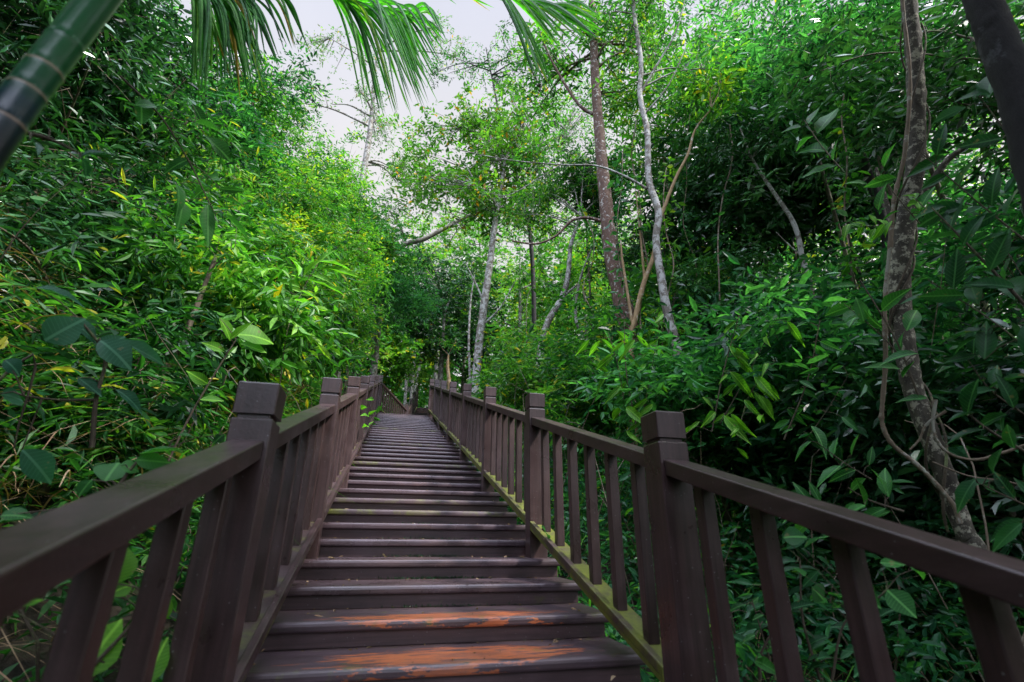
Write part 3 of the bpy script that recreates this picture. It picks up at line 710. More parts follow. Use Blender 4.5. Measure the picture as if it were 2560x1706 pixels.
tree('curved reddish grey trunk bending right, between the white and the brown trunks', T(9.6, (1345, 990), (1350, 890), (1368, 810), (1405, 745), (1420, 690), (1428, 610), (1452, 540)),
     [.085, .08, .075, .07, .06, .05, .03], 'pale',
     [(at(1420, 460, 9.8), (1.0, .9, .9), 110, .5), (at(1330, 540, 10.5), (.9, .8, .7), 70, .6), (at(1440, 250, 10.5), (.8, .8, .9), 50, .6)], 'mid', LP_small, limbs=7, cr=.24, limb_r=.02,
     extra=[(T(9.6, (1402, 748), (1440, 715), (1475, 700)), .028, .01)])
tree('thin leaning pale trunk against the sky on the left of centre', T(16, (898, 520), (908, 440), (922, 350), (931, 270), (934, 200), (945, 120)),
     [.13, .12, .10, .08, .05, .03], 'pale',
     [(at(910, 240, 16), (1.0, 1.2, 1.4), 18, .4), (at(1000, 330, 16.5), (1.2, 1.2, .9), 24, .45), (at(980, 430, 16.5), (1.3, 1.2, .7), 50, .5), (at(1150, 120, 15), (1.3, 1.2, .8), 30, .35), (at(860, 130, 16), (1.5, 1.2, 1.0), 34, .4), (at(760, 230, 16), (1.1, 1.0, .8), 26, .4)],
     'olive', LP_mid, limbs=9, cr=.34, twigs=4, per=5, limb_r=.05, twig_wood=True, name='forest_tree')
tree('crooked grey limb reaching right across the low sky gap', T(15, (960, 700), (1000, 620), (1060, 598), (1110, 572), (1175, 538), (1230, 520)),
     [.10, .09, .085, .075, .05, .03], 'grey', [(at(1180, 510, 15), (1.0, .8, .5), 26, .5), (at(985, 520, 15), (.6, .6, .8), 14, .4)], 'mid', LP_mid, limbs=4, cr=.3, twigs=4, limb_r=.03)
tree('thin tree top of scattered leaves high over the middle of the sky', T(13, (1330, 640), (1300, 480), (1260, 340), (1235, 220), (1215, 120)),
     [.07, .06, .05, .03, .02], 'dark', [(at(1240, 190, 13), (1.6, 1.4, 1.2), 44, .4), (at(1360, 100, 12.5), (1.2, 1.1, 1.0), 34, .45), (at(1130, 200, 14), (1.0, .9, .8), 18, .4)],
     'mid', LP_mid, limbs=9, cr=.32, twigs=4, per=5, limb_r=.028, twig_wood=True)
vt = tree('thick mottled trunk wrapped in vines, leaning left as it rises at the right', T(3.3, (2470, 1450), (2412, 1330), (2348, 1150), (2288, 990), (2260, 850), (2250, 700), (2264, 560), (2288, 420), (2290, 220), (2278, 60), (2255, -110)),
     [.042, .042, .044, .047, .050, .052, .050, .047, .045, .043, .04], 'mossy', [], 'mid', LP_small, side=14, wob=.05,
     extra=[(T(3.3, (2268, 520), (2320, 470), (2370, 400), (2440, 350)), .03, .012), (T(3.3, (2250, 640), (2220, 520), (2190, 420)), .02, .008)])
tree('dark blurred trunk leaning in at the top right corner', T(1.9, (2720, 1000), (2650, 620), (2590, 400), (2540, 218), (2490, 90), (2452, -10), (2400, -140)), [.055, .052, .05, .049, .048, .046, .044], 'dark', [], 'mid', LP_small, side=14, root_pt=None)
tree('thin bent grey stem in the dark thicket right of the twin trunks', T(7, (2060, 860), (2038, 780), (2020, 700), (2005, 640), (1985, 560), (1930, 475), (1882, 400), (1850, 320)),
     [.042, .042, .04, .036, .034, .028, .02, .012], 'pale', [(at(1900, 430, 7.2), (.7, .6, .6), 30, .5)], 'dark', LP_small, limbs=4, cr=.2, limb_r=.012,
     extra=[(T(7, (2003, 640), (1970, 610), (1940, 580)), .012, .005)])
tree('dark straight trunk behind the vine-wrapped one, leaning left', T(7.5, (2270, 900), (2210, 560), (2150, 380), (2080, 200), (2030, 100)), [.07, .065, .06, .05, .04], 'dark',
     [(at(2060, 130, 7.5), (1.0, .9, .7), 60, .5)], 'cool', LP_mid, limbs=5, cr=.26, limb_r=.02)
for i, (px, lab) in enumerate([([(1012, 1020), (1016, 930), (1012, 860), (1000, 780)], 'leftmost dark stem of the clump behind the landing'),
                             ([(1026, 1020), (1034, 930), (1040, 850), (1052, 770)], 'middle dark stem of the clump behind the landing'),
                             ([(1032, 1020), (1046, 930), (1066, 860), (1090, 790)], 'rightmost dark stem of the clump behind the landing, leaning right')]):
    tree(lab, T(26, *px), [.085, .075, .06, .04], 'grey', [(at(px[-1][0], px[-1][1]-40, 26), (1.2, 1.0, .9), 40, .4)], 'dark', LP_far, limbs=4, cr=.4, group='dark stems behind the landing')
for i, (px, lab, bk_, r_) in enumerate([
    ([(1175, 960), (1172, 860), (1176, 760), (1186, 690)], 'very thin pale pole beside the white trunk, to its left', 'pale', 12),
    ([(1124, 1000), (1122, 950), (1119, 915), (1121, 888)], 'short rusty brown stem behind the far right-hand posts', 'tan', 14),
    ([(1980, 1060), (1960, 960), (1935, 880), (1915, 800)], 'pale spotted stem behind the drooping-leaved shrub', 'pale', 6.5),
    ([(1480, 900), (1440, 800), (1450, 700), (1480, 620)], 'thin crooked stem just left of the brown trunk', 'grey', 9),
    ([(540, 640), (470, 820), (430, 900), (400, 960)][::-1], 'leaning bare stem crossing the left bank', 'twig', 4.6)]):
    tree(lab, T(r_, *px), [.035, .03, .025, .015] if i != 1 else [.06, .058, .05, .025], bk_, [(at(px[-1][0], px[-1][1]-30, r_), (.3, .3, .3), 9, .5)], 'mid', LP_small, limbs=2, cr=.2, limb_r=.008, name='sapling', cat='sapling', twigs=4)

# lianas
def liana(label, paths, mat='vine'):
    TU = Tubes(); O = paths[0][0][0]
    root = None
    for pts, r0, r1 in paths:
        q = spline(pts, 10); TU.add(q-O, np.linspace(r0, r1, len(q))*(1+.12*rng.standard_normal(len(q))), 7)
    o = put('liana', TU.mesh('liana', BK[mat]), None, None, O); tag(o, label, 'vine', 'lianas at the right'); return o
liana('thick tan liana hanging beside the mottled trunk and crossing it low down', [(T(3.12, (2225, 620), (2212, 760), (2214, 900), (2206, 1010), (2206, 1060), (2230, 1110), (2290, 1160), (2340, 1210), (2385, 1265), (2400, 1310)), .012, .010),
      (T(3.2, (2225, 620), (2235, 500), (2262, 380), (2275, 200), (2262, 60), (2250, -60)), .012, .009)])
liana('smooth pale liana curving in a loop to the right of the mottled trunk', [(T(2.9, (2340, 1000), (2332, 1060), (2348, 1110), (2385, 1140), (2440, 1150), (2500, 1135), (2600, 1100)), .007, .006), (T(2.9, (2365, 1028), (2318, 1060), (2298, 1100), (2275, 1125)), .006, .004), (T(2.9, (2330, 1155), (2420, 1190), (2520, 1205), (2620, 1235)), .004, .003)])
for i_, (u_, v0_, v1_, r_) in enumerate(((1545, 380, 900, 6.2), (1602, 300, 860, 6.0), (1660, 420, 900, 6.6), (1720, 160, 760, 7.5), (1470, 520, 930, 8.0), (1310, 420, 900, 10.), (1815, 300, 880, 7.0), (2120, 150, 900, 5.5))):
    hl_ = ['hanging vine brushing the left side of the twin trunks', 'leafy vine climbing between the brown trunk and the pale one', 'vine looped down right of the slim pale trunk', 'long vine hanging through the leaf mass right of the pale trunk',
           'vine hanging just left of the brown trunk', 'vine hanging between the white trunk and the curved one', 'vine hanging left of the bent grey stem', 'vine hanging left of the mottled trunk'][i_]
    n_ = 7; pts_ = [at(u_+rng.normal(0, 14), v0_+(v1_-v0_)*q_/(n_-1), r_+rng.normal(0, .1)) for q_ in range(n_)]
    q_ = spline(pts_, 8); ro_ = empty('hanging_vine', q_[0], hl_, 'vine', 'vines hanging on the right'); TU = Tubes(); TU.add(q_-q_[0], rng.uniform(.006, .012), 5); put('stem', TU.mesh('stem', BK['vine']), None, ro_)
    LV = Leaves(); scatter_leaves(LV, q_[::3]-q_[0], .08, 3, 4, .16, .11, .055, rng.uniform(.3, .8, len(q_[::3])), .7); put('leaves', LV.mesh('leaves', LM[['cool', 'mid', 'bright'][i_ % 3]]), None, ro_)
wr = []
for (ph, tr_, n_) in ((0., 3.5, 40), (2.2, 2.6, 40)):
    base_p = spline(T(3.3, (2412, 1330), (2348, 1150), (2288, 990), (2260, 850), (2250, 700), (2264, 560), (2288, 420), (2290, 220), (2278, 60)), 8)
    tt_ = np.linspace(0, 1, len(base_p)); an = ph+tt_*tr_*2*math.pi
    wr.append((base_p+.062*np.stack([np.cos(an), np.sin(an), 0*an], 1), .007, .005))
liana('dark thin creeper spiralling up the mottled trunk', wr, 'twig')

# bamboo culm, top left, very near the lens
cul = [at(-250, 700, .95), at(-140, 530, .95), at(-62, 415, .95), at(-8, 335, .95), at(50, 252, .95), at(112, 172, .95), at(245, 0, .95), at(420, -220, .95)]
root = empty('bamboo_culm', cul[0], 'thick smooth green bamboo stem with pale joint rings, slanting across the top left corner', 'bamboo')
O = cul[0]; pth = spline(cul, 14)
TU = Tubes(); sdir = nrm(cul[5]-cul[4])
nodes_ = [at(10, 308, .95), at(64, 233, .95), at(108, 177, .95), at(160, 110, .95)]
ss = np.array([(p-cul[4]) @ sdir for p in pth]); ns = [float((p-cul[4]) @ sdir) for p in nodes_]
fine = np.linspace(ss[0], ss[-1], 260); pf = np.stack([np.interp(fine, ss, pth[:, k]) for k in range(3)], 1)
rad = .0255*np.ones(len(fine)); 
for n_ in ns: rad += (.0011*np.exp(-((fine-n_)/.003)**2)) - .0005*np.exp(-((fine-n_-.012)/.006)**2)
TU.add(pf-O, rad, 32)
m, nt, b = new_mat('bamboo_skin')
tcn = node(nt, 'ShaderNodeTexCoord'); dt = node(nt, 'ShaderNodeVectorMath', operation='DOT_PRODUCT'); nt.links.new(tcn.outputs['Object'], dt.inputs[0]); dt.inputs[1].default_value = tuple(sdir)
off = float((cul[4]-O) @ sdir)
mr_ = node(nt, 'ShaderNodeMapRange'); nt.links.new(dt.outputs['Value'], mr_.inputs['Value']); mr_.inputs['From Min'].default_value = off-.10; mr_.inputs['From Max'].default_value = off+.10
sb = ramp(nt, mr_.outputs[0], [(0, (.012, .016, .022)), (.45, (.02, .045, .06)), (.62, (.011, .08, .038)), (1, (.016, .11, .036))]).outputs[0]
nn = node(nt, 'ShaderNodeTexNoise', Scale=20., Detail=5.); nt.links.new(tcn.outputs['Object'], nn.inputs['Vector'])
sb = mixc(nt, ramp(nt, nn.outputs['Fac'], [(.5, 0), (.75, .35)]).outputs[0], sb, (.08, .13, .11))
prev = sb
for n_ in ns[:3]:
    q = nt.nodes.new('ShaderNodeMath'); q.operation = 'SUBTRACT'; nt.links.new(dt.outputs['Value'], q.inputs[0]); q.inputs[1].default_value = n_+off
    q2 = nt.nodes.new('ShaderNodeMath'); q2.operation = 'ABSOLUTE'; nt.links.new(q.outputs[0], q2.inputs[0])
    prev = mixc(nt, ramp(nt, q2.outputs[0], [(.0006, .8), (.0017, 0)]).outputs[0], prev, (.42, .30, .22))
nt.links.new(prev, b.inputs['Base Color']); b.inputs['Roughness'].default_value = .28
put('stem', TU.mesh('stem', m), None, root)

# palm fronds hanging in from above
def frond(label, r, rach, leaflets, rad=.006, W=.016, mat='palm', sag=.12):
    rp = spline([at(u, v, r) for u, v in rach], 10); O = rp[0]
    root = empty('palm_frond', O, label, 'palm frond', 'palm fronds hanging from above')
    TU = Tubes(); TU.add(rp-O, np.linspace(rad, rad*.4, len(rp)), 6); put('rachis', TU.mesh('rachis', BK['twig']), None, root)
    Vs = []; Qs = []; tn = []; n0 = 0
    for (t, u1, v1, dr) in leaflets:
        a = rp[int(t*(len(rp)-1))]; e = at(u1, v1, r+dr); L = np.linalg.norm(e-a)
        mid = (a+e)/2 + UP*L*sag + rng.normal(0, .01, 3); c = spline([a, mid, e], 7)
        tg = nrm(np.gradient(c, axis=0)); vw = nrm(c-CAM+rng.normal(0, .35, 3)); S = nrm(np.cross(tg, vw)); n_ = np.cross(S, tg)
        k = len(c); wprof = W*(.75+.5*rng.random())*np.interp(np.linspace(0, 1, k), [0, .12, .5, .85, 1], [.35, .9, 1, .5, .03])[:, None]
        fold = .22*wprof
        vv = np.stack([c-S*wprof/2+n_*fold, c, c+S*wprof/2+n_*fold], 1).reshape(-1, 3)-O
        i = np.arange(k-1)[:, None]*3+n0
        Qs.append(np.concatenate([np.stack([i+j, i+j+1, i+j+4, i+j+3], -1).reshape(-1, 4) for j in (0, 1)])); Vs.append(vv); n0 += 3*k
        b_ = np.clip(rng.normal(.5, .22), 0, .94)
        if rng.random() < .04: b_ = 1.
        tn.append(np.full((k-1)*2, b_))
    put('leaflets', mesh_np('leaflets', np.concatenate(Vs), np.concatenate(Qs), False, np.concatenate(tn), None, LM[mat]), None, root)
def fan(n, t0, t1, pts, jit=14, dr=.25):
    """leaflet tips along the polyline pts"""
    pts = np.array(pts, float); s = np.linspace(0, 1, len(pts)); o = []
    for i in range(n):
        q = (i+rng.random()*.8)/n
        u = np.interp(q, s, pts[:, 0])+rng.normal(0, jit); v = np.interp(q, s, pts[:, 1])+rng.normal(0, jit)
        o.append((np.clip(t0+(t1-t0)*q+rng.normal(0, .03), 0, 1), u, v, rng.normal(0, dr)))
    return o
frond('bright green palm frond with long leaflets sweeping down right over the sky', 2.6, [(800, -60), (850, -10), (920, 10), (1000, 30), (1060, 60)],
      fan(30, .0, .45, [(925, 265), (965, 290), (1005, 285), (1055, 262), (1066, 240)], 12) + fan(26, .3, .95, [(1066, 235), (1075, 190), (1082, 150), (1100, 95), (1110, 60)], 12) + fan(10, .2, .6, [(1030, 230), (1060, 170)], 16),
      W=.022, sag=.24)
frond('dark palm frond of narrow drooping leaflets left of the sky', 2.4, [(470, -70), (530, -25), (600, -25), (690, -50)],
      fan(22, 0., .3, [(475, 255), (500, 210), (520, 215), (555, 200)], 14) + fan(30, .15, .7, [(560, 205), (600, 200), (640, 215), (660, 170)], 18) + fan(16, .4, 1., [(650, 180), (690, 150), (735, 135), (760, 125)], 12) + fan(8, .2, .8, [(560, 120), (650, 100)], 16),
      W=.018, sag=.14, mat='palm_shaded')
frond('palm frond at the top right of the sky, its leaflets splayed to both sides', 2.5, [(1215, -70), (1260, -20), (1330, 5), (1410, 30)],
      fan(10, .1, .35, [(1350, 200), (1368, 232), (1375, 228)], 7) + fan(8, .2, .5, [(1395, 120), (1425, 95)], 12) + fan(24, .35, 1., [(1440, 90), (1490, 105), (1505, 85), (1500, 50), (1480, 20)], 10) ,
      W=.022, sag=.08)
frond('small stray palm leaflets poking in at the top edge of the sky', 2.7, [(1000, -60), (1060, -40), (1150, -50)], [(.1, 1142, 12, 0), (.3, 1225, 28, .1), (.35, 1210, 10, 0), (.5, 1235, 20, 0), (.9, 1260, 5, .1)], W=.02)

# broad-leaved plants close by, leaf by leaf
def px_plant(label, r, stem, lv, mat, name='broad_leaved_sapling', cat='sapling', rad=.005, stems=None, group=None, wr=.42, nb=.5):
    """lv: (u0,v0,u1,v1[,width px]) leaf base and tip in the photo at about r metres"""
    O = at(*stem[0], r); root = empty(name, O, label, cat, group); TU = Tubes()
    q = spline([at(u, v, r) for u, v in stem], 8); TU.add(q-O, np.linspace(rad, rad*.5, len(q)), 6)
    for st in (stems or []):
        q2 = spline([at(u, v, r) for u, v in st], 6); TU.add(q2-O, np.linspace(rad*.6, rad*.3, len(q2)), 5); q = np.vstack([q, q2])
    LV = Leaves()
    for l in lv:
        dr = rng.normal(0, .03*r); a = at(l[0], l[1], r+dr*.4); e = at(l[2], l[3], r+dr)
        L = np.linalg.norm(e-a); W = (l[4]/F_PX*r*.98) if len(l) > 4 else L*wr
        s = q[np.linalg.norm(q-a, axis=1).argmin()]
        if np.linalg.norm(s-a) < .6: TU.add(np.array([s, (s+a)/2+[0, 0, .01], a])-O, [rad*.4, rad*.3, rad*.25], 4)
        vw = nrm(CAM-a); Nn = nrm(vw*(1-nb)+UP*nb+rng.normal(0, .22, 3))
        LV.add((a-O)[None], (e-a)[None], Nn[None], L, W, rng.random())
    put('stem', TU.mesh('stem', BK['twig']), None, root); put('leaves', LV.mesh('leaves', VM[mat], True), None, root)
    return root
def spray(u0, v0, u1, v1, n, L, jit=20, droop=.3):
    o = []
    for i in range(n):
        t = (i+.5)/n; u = u0+(u1-u0)*t+rng.normal(0, jit); v = v0+(v1-v0)*t+rng.normal(0, jit)
        a = math.atan2(v1-v0, u1-u0)+(1 if i % 2 else -1)*rng.uniform(.5, 1.3); l_ = L*rng.uniform(.7, 1.25)
        o.append((u, v, u+l_*math.cos(a), v+l_*(math.sin(a)+droop)))
    return o
px_plant('drooping twig of large mid green leaves hanging over the upper left bank', 2.3, [(300, 190), (400, 290), (470, 400), (515, 490), (540, 540)],
   [(488, 306, 556, 322, 30), (511, 340, 582, 398, 28), (436, 333, 501, 368, 34), (548, 472, 614, 478, 18), (556, 498, 628, 508, 22), (455, 505, 457, 562, 38), (520, 512, 520, 616, 32), (560, 534, 630, 604, 22),
    (440, 460, 470, 520, 34), (480, 260, 520, 320, 30), (500, 300, 560, 330, 24), (430, 290, 390, 340, 30), (395, 270, 340, 250, 30), (350, 240, 360, 310, 34), (520, 450, 570, 430, 22), (470, 400, 410, 420, 30), (525, 470, 480, 480, 26)],
   'broad', stems=[[(400, 290), (450, 300), (490, 305)], [(470, 400), (520, 440), (548, 470)]])
px_plant('two pale bluish blurred leaves in front of the dark upper left foliage', 1.25, [(60, 330), (130, 350), (200, 385)], [(120, 320, 182, 352, 18), (198, 398, 268, 358, 42), (75, 352, 118, 375, 14), (205, 395, 230, 440, 26)], 'broad_blue', nb=.8)
px_plant('tall stem with bluish broad leaves at the left edge above the handrail', 2.1, [(230, 1120), (240, 1000), (262, 890), (200, 800)],
   [(112, 852, 205, 795, 62), (165, 795, 260, 848, 40), (250, 852, 332, 908, 56), (240, 880, 312, 835, 34), (0, 985, 76, 1000, 36), (72, 1005, 132, 1050, 44), (55, 1125, 138, 1205, 46), (195, 945, 258, 990, 40), (290, 975, 372, 1020, 30), (10, 900, 60, 930, 40), (90, 720, 225, 742, 26), (290, 850, 420, 900, 20)],
   'broad_blue', rad=.008, stems=[[(240, 1000), (150, 1000), (60, 990)]])
px_plant('fresh green sapling with oval leaves low behind the first left post', 3.6, [(400, 1200), (470, 1050), (540, 930), (590, 850)],
   [(590, 838, 686, 832, 62), (548, 795, 585, 848, 28), (600, 860, 668, 880, 30), (560, 880, 510, 850, 22), (575, 850, 632, 800, 20), (520, 960, 470, 930, 26), (500, 1000, 560, 1000, 24)], 'broad_bright', rad=.008)
px_plant('cluster of wet green leaves just above the near left handrail', 1.75, [(250, 1280), (300, 1210), (350, 1150), (420, 1120)],
   [(262, 1205, 300, 1145, 62), (300, 1165, 352, 1168, 36), (350, 1135, 468, 1118, 30), (340, 1150, 420, 1155, 34), (230, 1200, 190, 1240, 40), (445, 1090, 480, 1080, 20), (0, 1290, 86, 1282, 40), (560, 1085, 530, 1110, 18)], 'broad', rad=.006)
px_plant('long bright green leaf seen between the near left balusters', 1.5, [(150, 1760), (200, 1700), (330, 1560), (420, 1440)],
   [(190, 1700, 300, 1545, 80), (360, 1720, 415, 1590, 46), (290, 1460, 325, 1360, 44), (400, 1560, 425, 1480, 30), (270, 1490, 330, 1450, 40), (20, 1520, 112, 1490, 60), (415, 1420, 435, 1380, 22)], 'broad_bright', rad=.006)
px_plant('tuft of bamboo-like pointed leaves above the second left post', 5.0, [(700, 960), (720, 820), (760, 720), (800, 650)],
   [(745, 690, 748, 640, 14), (760, 690, 800, 640, 14), (790, 660, 836, 622, 15), (800, 655, 880, 655, 13), (795, 670, 900, 690, 12), (770, 700, 870, 730, 12), (720, 770, 660, 720, 15), (715, 790, 760, 745, 14), (735, 750, 800, 760, 13), (750, 720, 700, 690, 14), (720, 800, 640, 780, 13), (710, 850, 770, 820, 14), (640, 700, 690, 650, 10), (780, 690, 840, 700, 14)], 'broad_bright', rad=.006)
def leafy(label, r, zones, L, mat, n, jit, rad=.006, droop=.3, wr=.36, name='broad_leaved_sapling', cat='sapling', nb=.5, group=None):
    st = []; lv = []
    for z in zones: st.append([(z[0], z[1]), ((z[0]+z[2])/2+rng.normal(0, 12), (z[1]+z[3])/2), (z[2], z[3])]); lv += spray(*z, n, L, jit, droop)
    return px_plant(label, r, st[0], lv, mat, stems=st[1:], rad=rad, wr=wr, name=name, cat=cat, nb=nb, group=group)
leafy('shrub of long glossy drooping leaves behind the nearest right post, in the middle', 4.3, [(1590, 1060, 1560, 800), (1600, 1060, 1650, 800), (1560, 1000, 1520, 830)], 46, 'broad_bright', 13, 22, droop=1.3, wr=.25, name='drooping_leaf_shrub', cat='shrub', nb=.15)
leafy('shrub of pale hanging leaves right of the nearest right post', 4.0, [(1780, 1080, 1850, 780), (1800, 1060, 1950, 780), (1850, 1060, 1940, 900)], 48, 'broad_bright', 13, 26, droop=1.3, wr=.25, name='drooping_leaf_shrub', cat='shrub', nb=.15)
leafy('drooping-leaved shrub left of the mottled trunk, darker than the others', 3.9, [(1960, 1100, 2050, 800), (2000, 1120, 2120, 940)], 50, 'broad', 13, 26, droop=1.0, wr=.3, name='drooping_leaf_shrub', cat='shrub', nb=.2)
leafy('sapling with broad dark leaves in flat layers right of the mottled trunk', 2.3, [(2560, 760, 2330, 520), (2560, 600, 2300, 380), (2600, 900, 2320, 700), (2600, 420, 2440, 230)], 105, 'broad_dark', 9, 24, wr=.38, nb=.45, droop=0)
leafy('sapling with broad dark leaves in front of the mottled trunk', 2.9, [(2300, 1000, 2150, 700), (2260, 900, 2110, 760), (2300, 560, 2190, 420), (2100, 420, 2010, 300)], 72, 'broad', 7, 24, wr=.42, nb=.45, droop=0)
leafy('young light green twig crossing the mottled trunk', 2.8, [(2360, 560, 2280, 490), (2240, 560, 2120, 570)], 34, 'broad_bright', 9, 7, wr=.36, droop=.1, rad=.003)
leafy('leaves hanging in the dark over the right handrail, far right', 2.4, [(2600, 1150, 2400, 1020), (2600, 1280, 2430, 1200), (2580, 1050, 2420, 900)], 85, 'broad_dark', 7, 26, droop=.1)
leafy('wet leafed sapling behind the handrail, below the loop of liana', 2.7, [(2260, 1280, 2120, 1220), (2180, 1200, 2060, 1120), (2120, 1320, 1980, 1250)], 78, 'broad', 7, 22, droop=.1, wr=.36)
px_plant('oval green leaves seen through the right railing, between its last balusters', 1.9, [(2080, 1700), (2110, 1560), (2190, 1500), (2220, 1470)],
   [(2218, 1476, 2292, 1545, 44), (2030, 1470, 2065, 1500, 44), (2070, 1485, 2118, 1490, 26), (2200, 1408, 2262, 1406, 22), (2280, 1425, 2315, 1428, 22), (2010, 1372, 2052, 1340, 44), (1960, 1345, 2010, 1335, 44), (2150, 1480, 2200, 1520, 34), (1985, 1420, 2012, 1440, 30)], 'broad', rad=.004)
leafy('trailing small-leaved plant low between the right balusters', 2.0, [(1900, 1700, 1930, 1580), (1940, 1700, 1880, 1500)], 40, 'broad', 9, 18)
leafy('climber behind the near right balusters, dark', 2.3, [(2050, 1700, 2000, 1400), (2200, 1720, 2150, 1560), (1830, 1700, 1800, 1450), (1980, 1680, 1940, 1440)], 60, 'broad_dark', 12, 34, droop=.2)
leafy('leafy sprout poking through the middle of the right railing', 4.9, [(1295, 1215, 1280, 1180), (1290, 1200, 1270, 1195)], 17, 'broad_bright', 4, 3, rad=.002, wr=.3, name='railing_sprout', cat='sprout')
leafy('leafy sprout on the left railing beside the steps', 6.4, [(925, 1075, 920, 1000)], 18, 'broad_bright', 6, 4, rad=.002, wr=.3, name='railing_sprout', cat='sprout')
leafy('single leafed sprout lying on the mossy right bottom rail', 3.0, [(1368, 1350, 1372, 1345)], 32, 'broad', 1, 1, rad=.002, wr=.5, name='railing_sprout', cat='sprout', droop=-.5)

# ---------------------------------------------------------------- undergrowth: what nobody could count
def undergrowth(name, label, n, xr, yr, h, leaf, lp, tint, twigs=3, per=6, cr=.12, dens=None, expo=1.):
    x = rng.uniform(*xr, n); y = yr[0]+(yr[1]-yr[0])*rng.random(n)**expo
    keep = (x < XL-.30) | (x > XR+.30) | (y > Y_TOP+9); 
    keep &= ~((y > Y_TOP-1) & (y < Y_TOP+14) & (x > -1.) & (x < 5.2))
    x, y = x[keep], y[keep]
    dst = np.minimum(np.abs(x-XL+.3), np.abs(x-XR-.3))
    hh = rng.random(len(x))**1.3*h*np.clip(.35+dst*.8, .35, 1)
    cl_ = .5+.5*np.sin(x*2.3+1.3*np.sin(y*1.7))*np.cos(y*1.9+x)
    C = np.stack([x, y, ground(x, y)+.05+hh*(.6+.6*cl_)], 1)
    LV = Leaves(); TU = Tubes()
    scatter_leaves(LV, C, cr, twigs, per, lp['tl'], lp['L'], lp['W'], np.clip(tint+.25*(cl_-.5)+rng.normal(0, .1, len(x)), 0, .95), lp.get('droop', .3), lp.get('flat', .6))
    o = put(name, LV.mesh(name, LM[leaf])); tag(o, label, 'undergrowth', None, 'stuff'); return o
undergrowth('undergrowth', 'low leafy green growth covering the left bank', 5200, (-7.5, -.6), (.3, 17), .8, 'mid', LP_small, .5)
undergrowth('undergrowth', 'cool green low growth on the right of the stairs', 5200, (1.2, 7.5), (.3, 17), .9, 'cool', LP_small, .55)
undergrowth('undergrowth', 'larger leaved ground plants on both sides', 1100, (-6, 7), (.2, 15), .7, 'cool', LP_mid, .6, 2, 5)
undergrowth('undergrowth', 'yellow green ground plants scattered beside the railings', 900, (-5, 5), (3, 16), .9, 'bright', LP_small, .5, 3, 5)
undergrowth('forest_backdrop', 'hazy green forest mass far up the slope behind everything', 3600, (-22, 34), (27, 50), 12, 'mid', dict(tl=1.0, L=.42, W=.24), .5, 3, 6, .7)
_k = Leaves(); _n = 2600; _a = rng.uniform(math.radians(110), math.radians(300), _n); _r = rng.uniform(7, 14, _n)  # unseen leaf mass added behind the camera to hold back low sky light
_x = _r*np.sin(_a); _y = _r*np.cos(_a); _C = np.stack([_x, _y, ground(_x, _y)+rng.random(_n)**.8*4.5], 1)
scatter_leaves(_k, _C, .7, 4, 6, .8, .34, .17, .4)
tag(put('forest_backdrop', _k.mesh('forest_backdrop', LM['cool'])), 'unseen forest added behind the viewpoint to block low sky light', 'forest', None, 'stuff')
undergrowth('undergrowth', 'dark growth higher up the slopes and beyond the landing', 4500, (-16, 18), (10, 32), 2.2, 'mid', LP_far, .35, 3, 6, .4)

def blades(name, label, n, xr, yr, Lr, W, leaf, tint, dens_x=None, up=.7, z0=(0, .5)):
    x = rng.uniform(*xr, n); y = rng.uniform(*yr, n); keep = (x < XL-.25) | (x > XR+.25); x, y = x[keep], y[keep]; n = len(x)
    P = np.stack([x, y, ground(x, y)+rng.uniform(*z0, n)], 1); D = rdir(n); D[:, 2] = np.abs(D[:, 2])*.6+up; D = nrm(D); L = rng.uniform(*Lr, n)
    t = np.linspace(0, 1, 6); c = P[:, None]+D[:, None]*(t[None, :, None]*L[:, None, None]); hz = D*[1, 1, 0]
    c = c+nrm(hz)[:, None]*(.45*t**2)[None, :, None]*L[:, None, None]; c[..., 2] -= (.75*t**2.2)[None]*L[:, None]
    S = nrm(np.cross(D, UP))[:, None]*(W*np.array([.5, .9, 1, .8, .5, .03]))[None, :, None]
    V = np.stack([c-S/2, c+S/2], 2).reshape(n, -1, 3); i = np.arange(5)*2
    F = np.stack([i, i+1, i+3, i+2], -1); Q = (np.arange(n)[:, None, None]*12+F[None]).reshape(-1, 4)
    tt = np.repeat(np.clip(rng.normal(tint, .2, n), 0, .94), 5)
    return tag(put(name, mesh_np(name, V.reshape(-1, 3), Q, False, tt, None, LM[leaf])), label, 'grass', None, 'stuff')
blades('tall_grass', 'long arching green grass on the left bank', 6200, (-6, -1.05), (2.8, 15), (.35, .95), .013, 'bright', .45, z0=(0, .7))
blades('tall_grass', 'long arching green grass on the right', 2200, (1.3, 6), (2, 15), (.3, .7), .014, 'mid', .6, z0=(0, .5))
blades('dead_grass', 'dry tan grass and fallen stalks on the left bank', 2600, (-4.5, -1.25), (1.2, 8), (.3, .9), .008, 'dry', .5, up=.3, z0=(.05, 1.0))
blades('dead_grass', 'dry stalks in the right undergrowth', 900, (1.3, 5), (.8, 9), (.25, .6), .008, 'dry', .4, up=.3, z0=(0, .3))

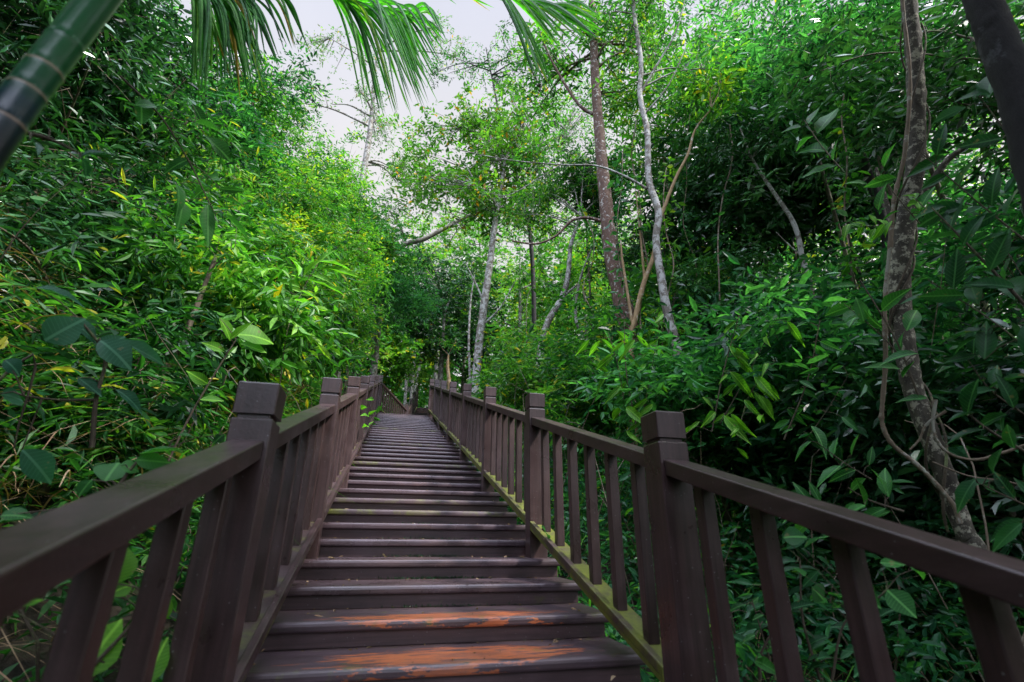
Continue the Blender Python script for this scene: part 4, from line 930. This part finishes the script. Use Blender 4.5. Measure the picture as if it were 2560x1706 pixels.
def tangle(name, label, n, xr, yr, zr, r0, mat):
    TU = Tubes()
    for i in range(n):
        x = rng.uniform(*xr); y = rng.uniform(*yr); 
        if XL-.3 < x < XR+.3: continue
        p = np.array([x, y, float(ground(x, y))]); side = -1 if x < 0 else 1
        lean = np.array([rng.normal(0, .5)+.1*side, rng.normal(0, .5), 1.2]); L = rng.uniform(*zr)
        a_ = p+lean/np.linalg.norm(lean)*L*.5+rng.normal(0, .1, 3); e_ = a_+np.array([rng.normal(0, .5)+.25*side, rng.normal(0, .5), rng.uniform(-.3, .9)])*L*.5
        lim = 1.0 if side < 0 else 1.7
        if side*e_[0] < lim: e_[0] = side*(lim+.2)
        if side*a_[0] < lim: a_[0] = side*(lim+.1)
        if side*p[0] < lim: continue
        q = spline([p, a_, e_], 5); TU.add(q, np.linspace(r0, r0*.35, len(q))*rng.uniform(.6, 1.4), 4)
    return tag(put(name, TU.mesh(name, BK[mat])), label, 'stems', None, 'stuff')
tangle('tangled_stems', 'thin brown stems tangled through the left bank', 380, (-6, -.8), (1, 14), (.8, 3.), .006, 'twig')
tangle('tangled_stems', 'thin stems tangled through the thicket on the right', 420, (1.5, 7), (1.5, 14), (.9, 3.6), .007, 'vine')

# crumbs of leaf and bird lime on the treads
nb_ = 520; kk = rng.integers(-4, 16, nb_); LV = Leaves()
xx = rng.uniform(XL-.1, XR+.1, nb_); yo = np.where(rng.random(nb_) < .6, G-rng.exponential(.018, nb_)-.0, rng.random(nb_)*G)
P_ = np.stack([xx, Y2-FT+kk*G+np.clip(yo, .02, G+.02), Z2+kk*RISE+.003+0*xx], 1)
D_ = rdir(nb_)*[1, 1, .25]; LV.add(P_, D_, UP+rng.normal(0, .4, (nb_, 3)), rng.uniform(.006, .03, nb_), rng.uniform(.003, .012, nb_), rng.random(nb_)*.94)
nl_ = 70; kk = rng.integers(-3, 22, nl_); sd2 = rng.random(nl_) < .5
xx = np.where(sd2, XL+rng.exponential(.09, nl_)-.06, XR-rng.exponential(.09, nl_)+.06)
LV.add(np.stack([xx, Y2-FT+kk*G+rng.uniform(.06, G, nl_), Z2+kk*RISE+.006+0*xx], 1), rdir(nl_)*[1, 1, .15], UP+rng.normal(0, .3, (nl_, 3)), rng.uniform(.03, .065, nl_), rng.uniform(.015, .03, nl_), rng.random(nl_)*.94)
tag(put('leaf_litter', LV.mesh('leaf_litter', LM['dry'])), 'small dry crumbs of leaf lying on the steps', 'leaf litter', None, 'stuff')
nb_ = 900; kk = rng.choice([-2, -1, 0, 1, 2, 3, 6], nb_, p=[.12, .3, .2, .12, .12, .08, .06]); LV = Leaves()
xx = np.clip(rng.normal(.35, .17, nb_), XL, XR); P_ = np.stack([xx, Y2-FT+(kk+1)*G+.026-rng.exponential(.006, nb_), Z2+kk*RISE+.001+0*xx], 1)
D_ = UP+rng.normal(0, .5, (nb_, 3)); LV.add(P_, D_, rdir(nb_), rng.uniform(.006, .02, nb_), rng.uniform(.003, .006, nb_), rng.random(nb_)*.5)
tag(put('moss', LV.mesh('moss', LM['dark'])), 'dark green moss along the back edges of the near steps', 'moss', None, 'stuff')

# fallen leaves on the stairway
def fallen(u, v, plane_z, L, label, col='dry', rz=0., wr=.5):
    p = hit(u, v, plane_z); d = np.array([math.cos(rz), math.sin(rz), .12]); LV = Leaves()
    LV.add(np.zeros((1, 3)), d[None], (UP+rng.normal(0, .2, 3))[None], L, L*wr, .7)
    o = put('fallen_leaf', LV.mesh('fallen_leaf', LM[col], True), None, None, p+[0, 0, .006]); return tag(o, label, 'leaf', 'fallen leaves on the timber')
def rail_z(y): return Z2+(y-Y2)*SL+HP-.182
yy_ = .75
for _ in range(20): 
    p = hit(440, 1162, rail_z(yy_)); yy_ = p[1]
fallen(436, 1162, rail_z(yy_)+.002, .035, 'curled orange brown leaf lying on the near left handrail', rz=.4)
for (u, v, k, lb) in ((1275, 1350, 1, 'small orange leaf on a step beside the third right post'), (1480, 1437, -1, 'brown leaf at the right end of a mossy step'), (1190, 1525, -2, 'tiny red-brown leaf at the back of the upper worn orange step'),
                      (1540, 1696, -3, 'dark brown leaf at the right of the lowest step in view')):
    fallen(u, v, Z2+k*RISE+.002, .03, lb, rz=rng.uniform(0, 6))
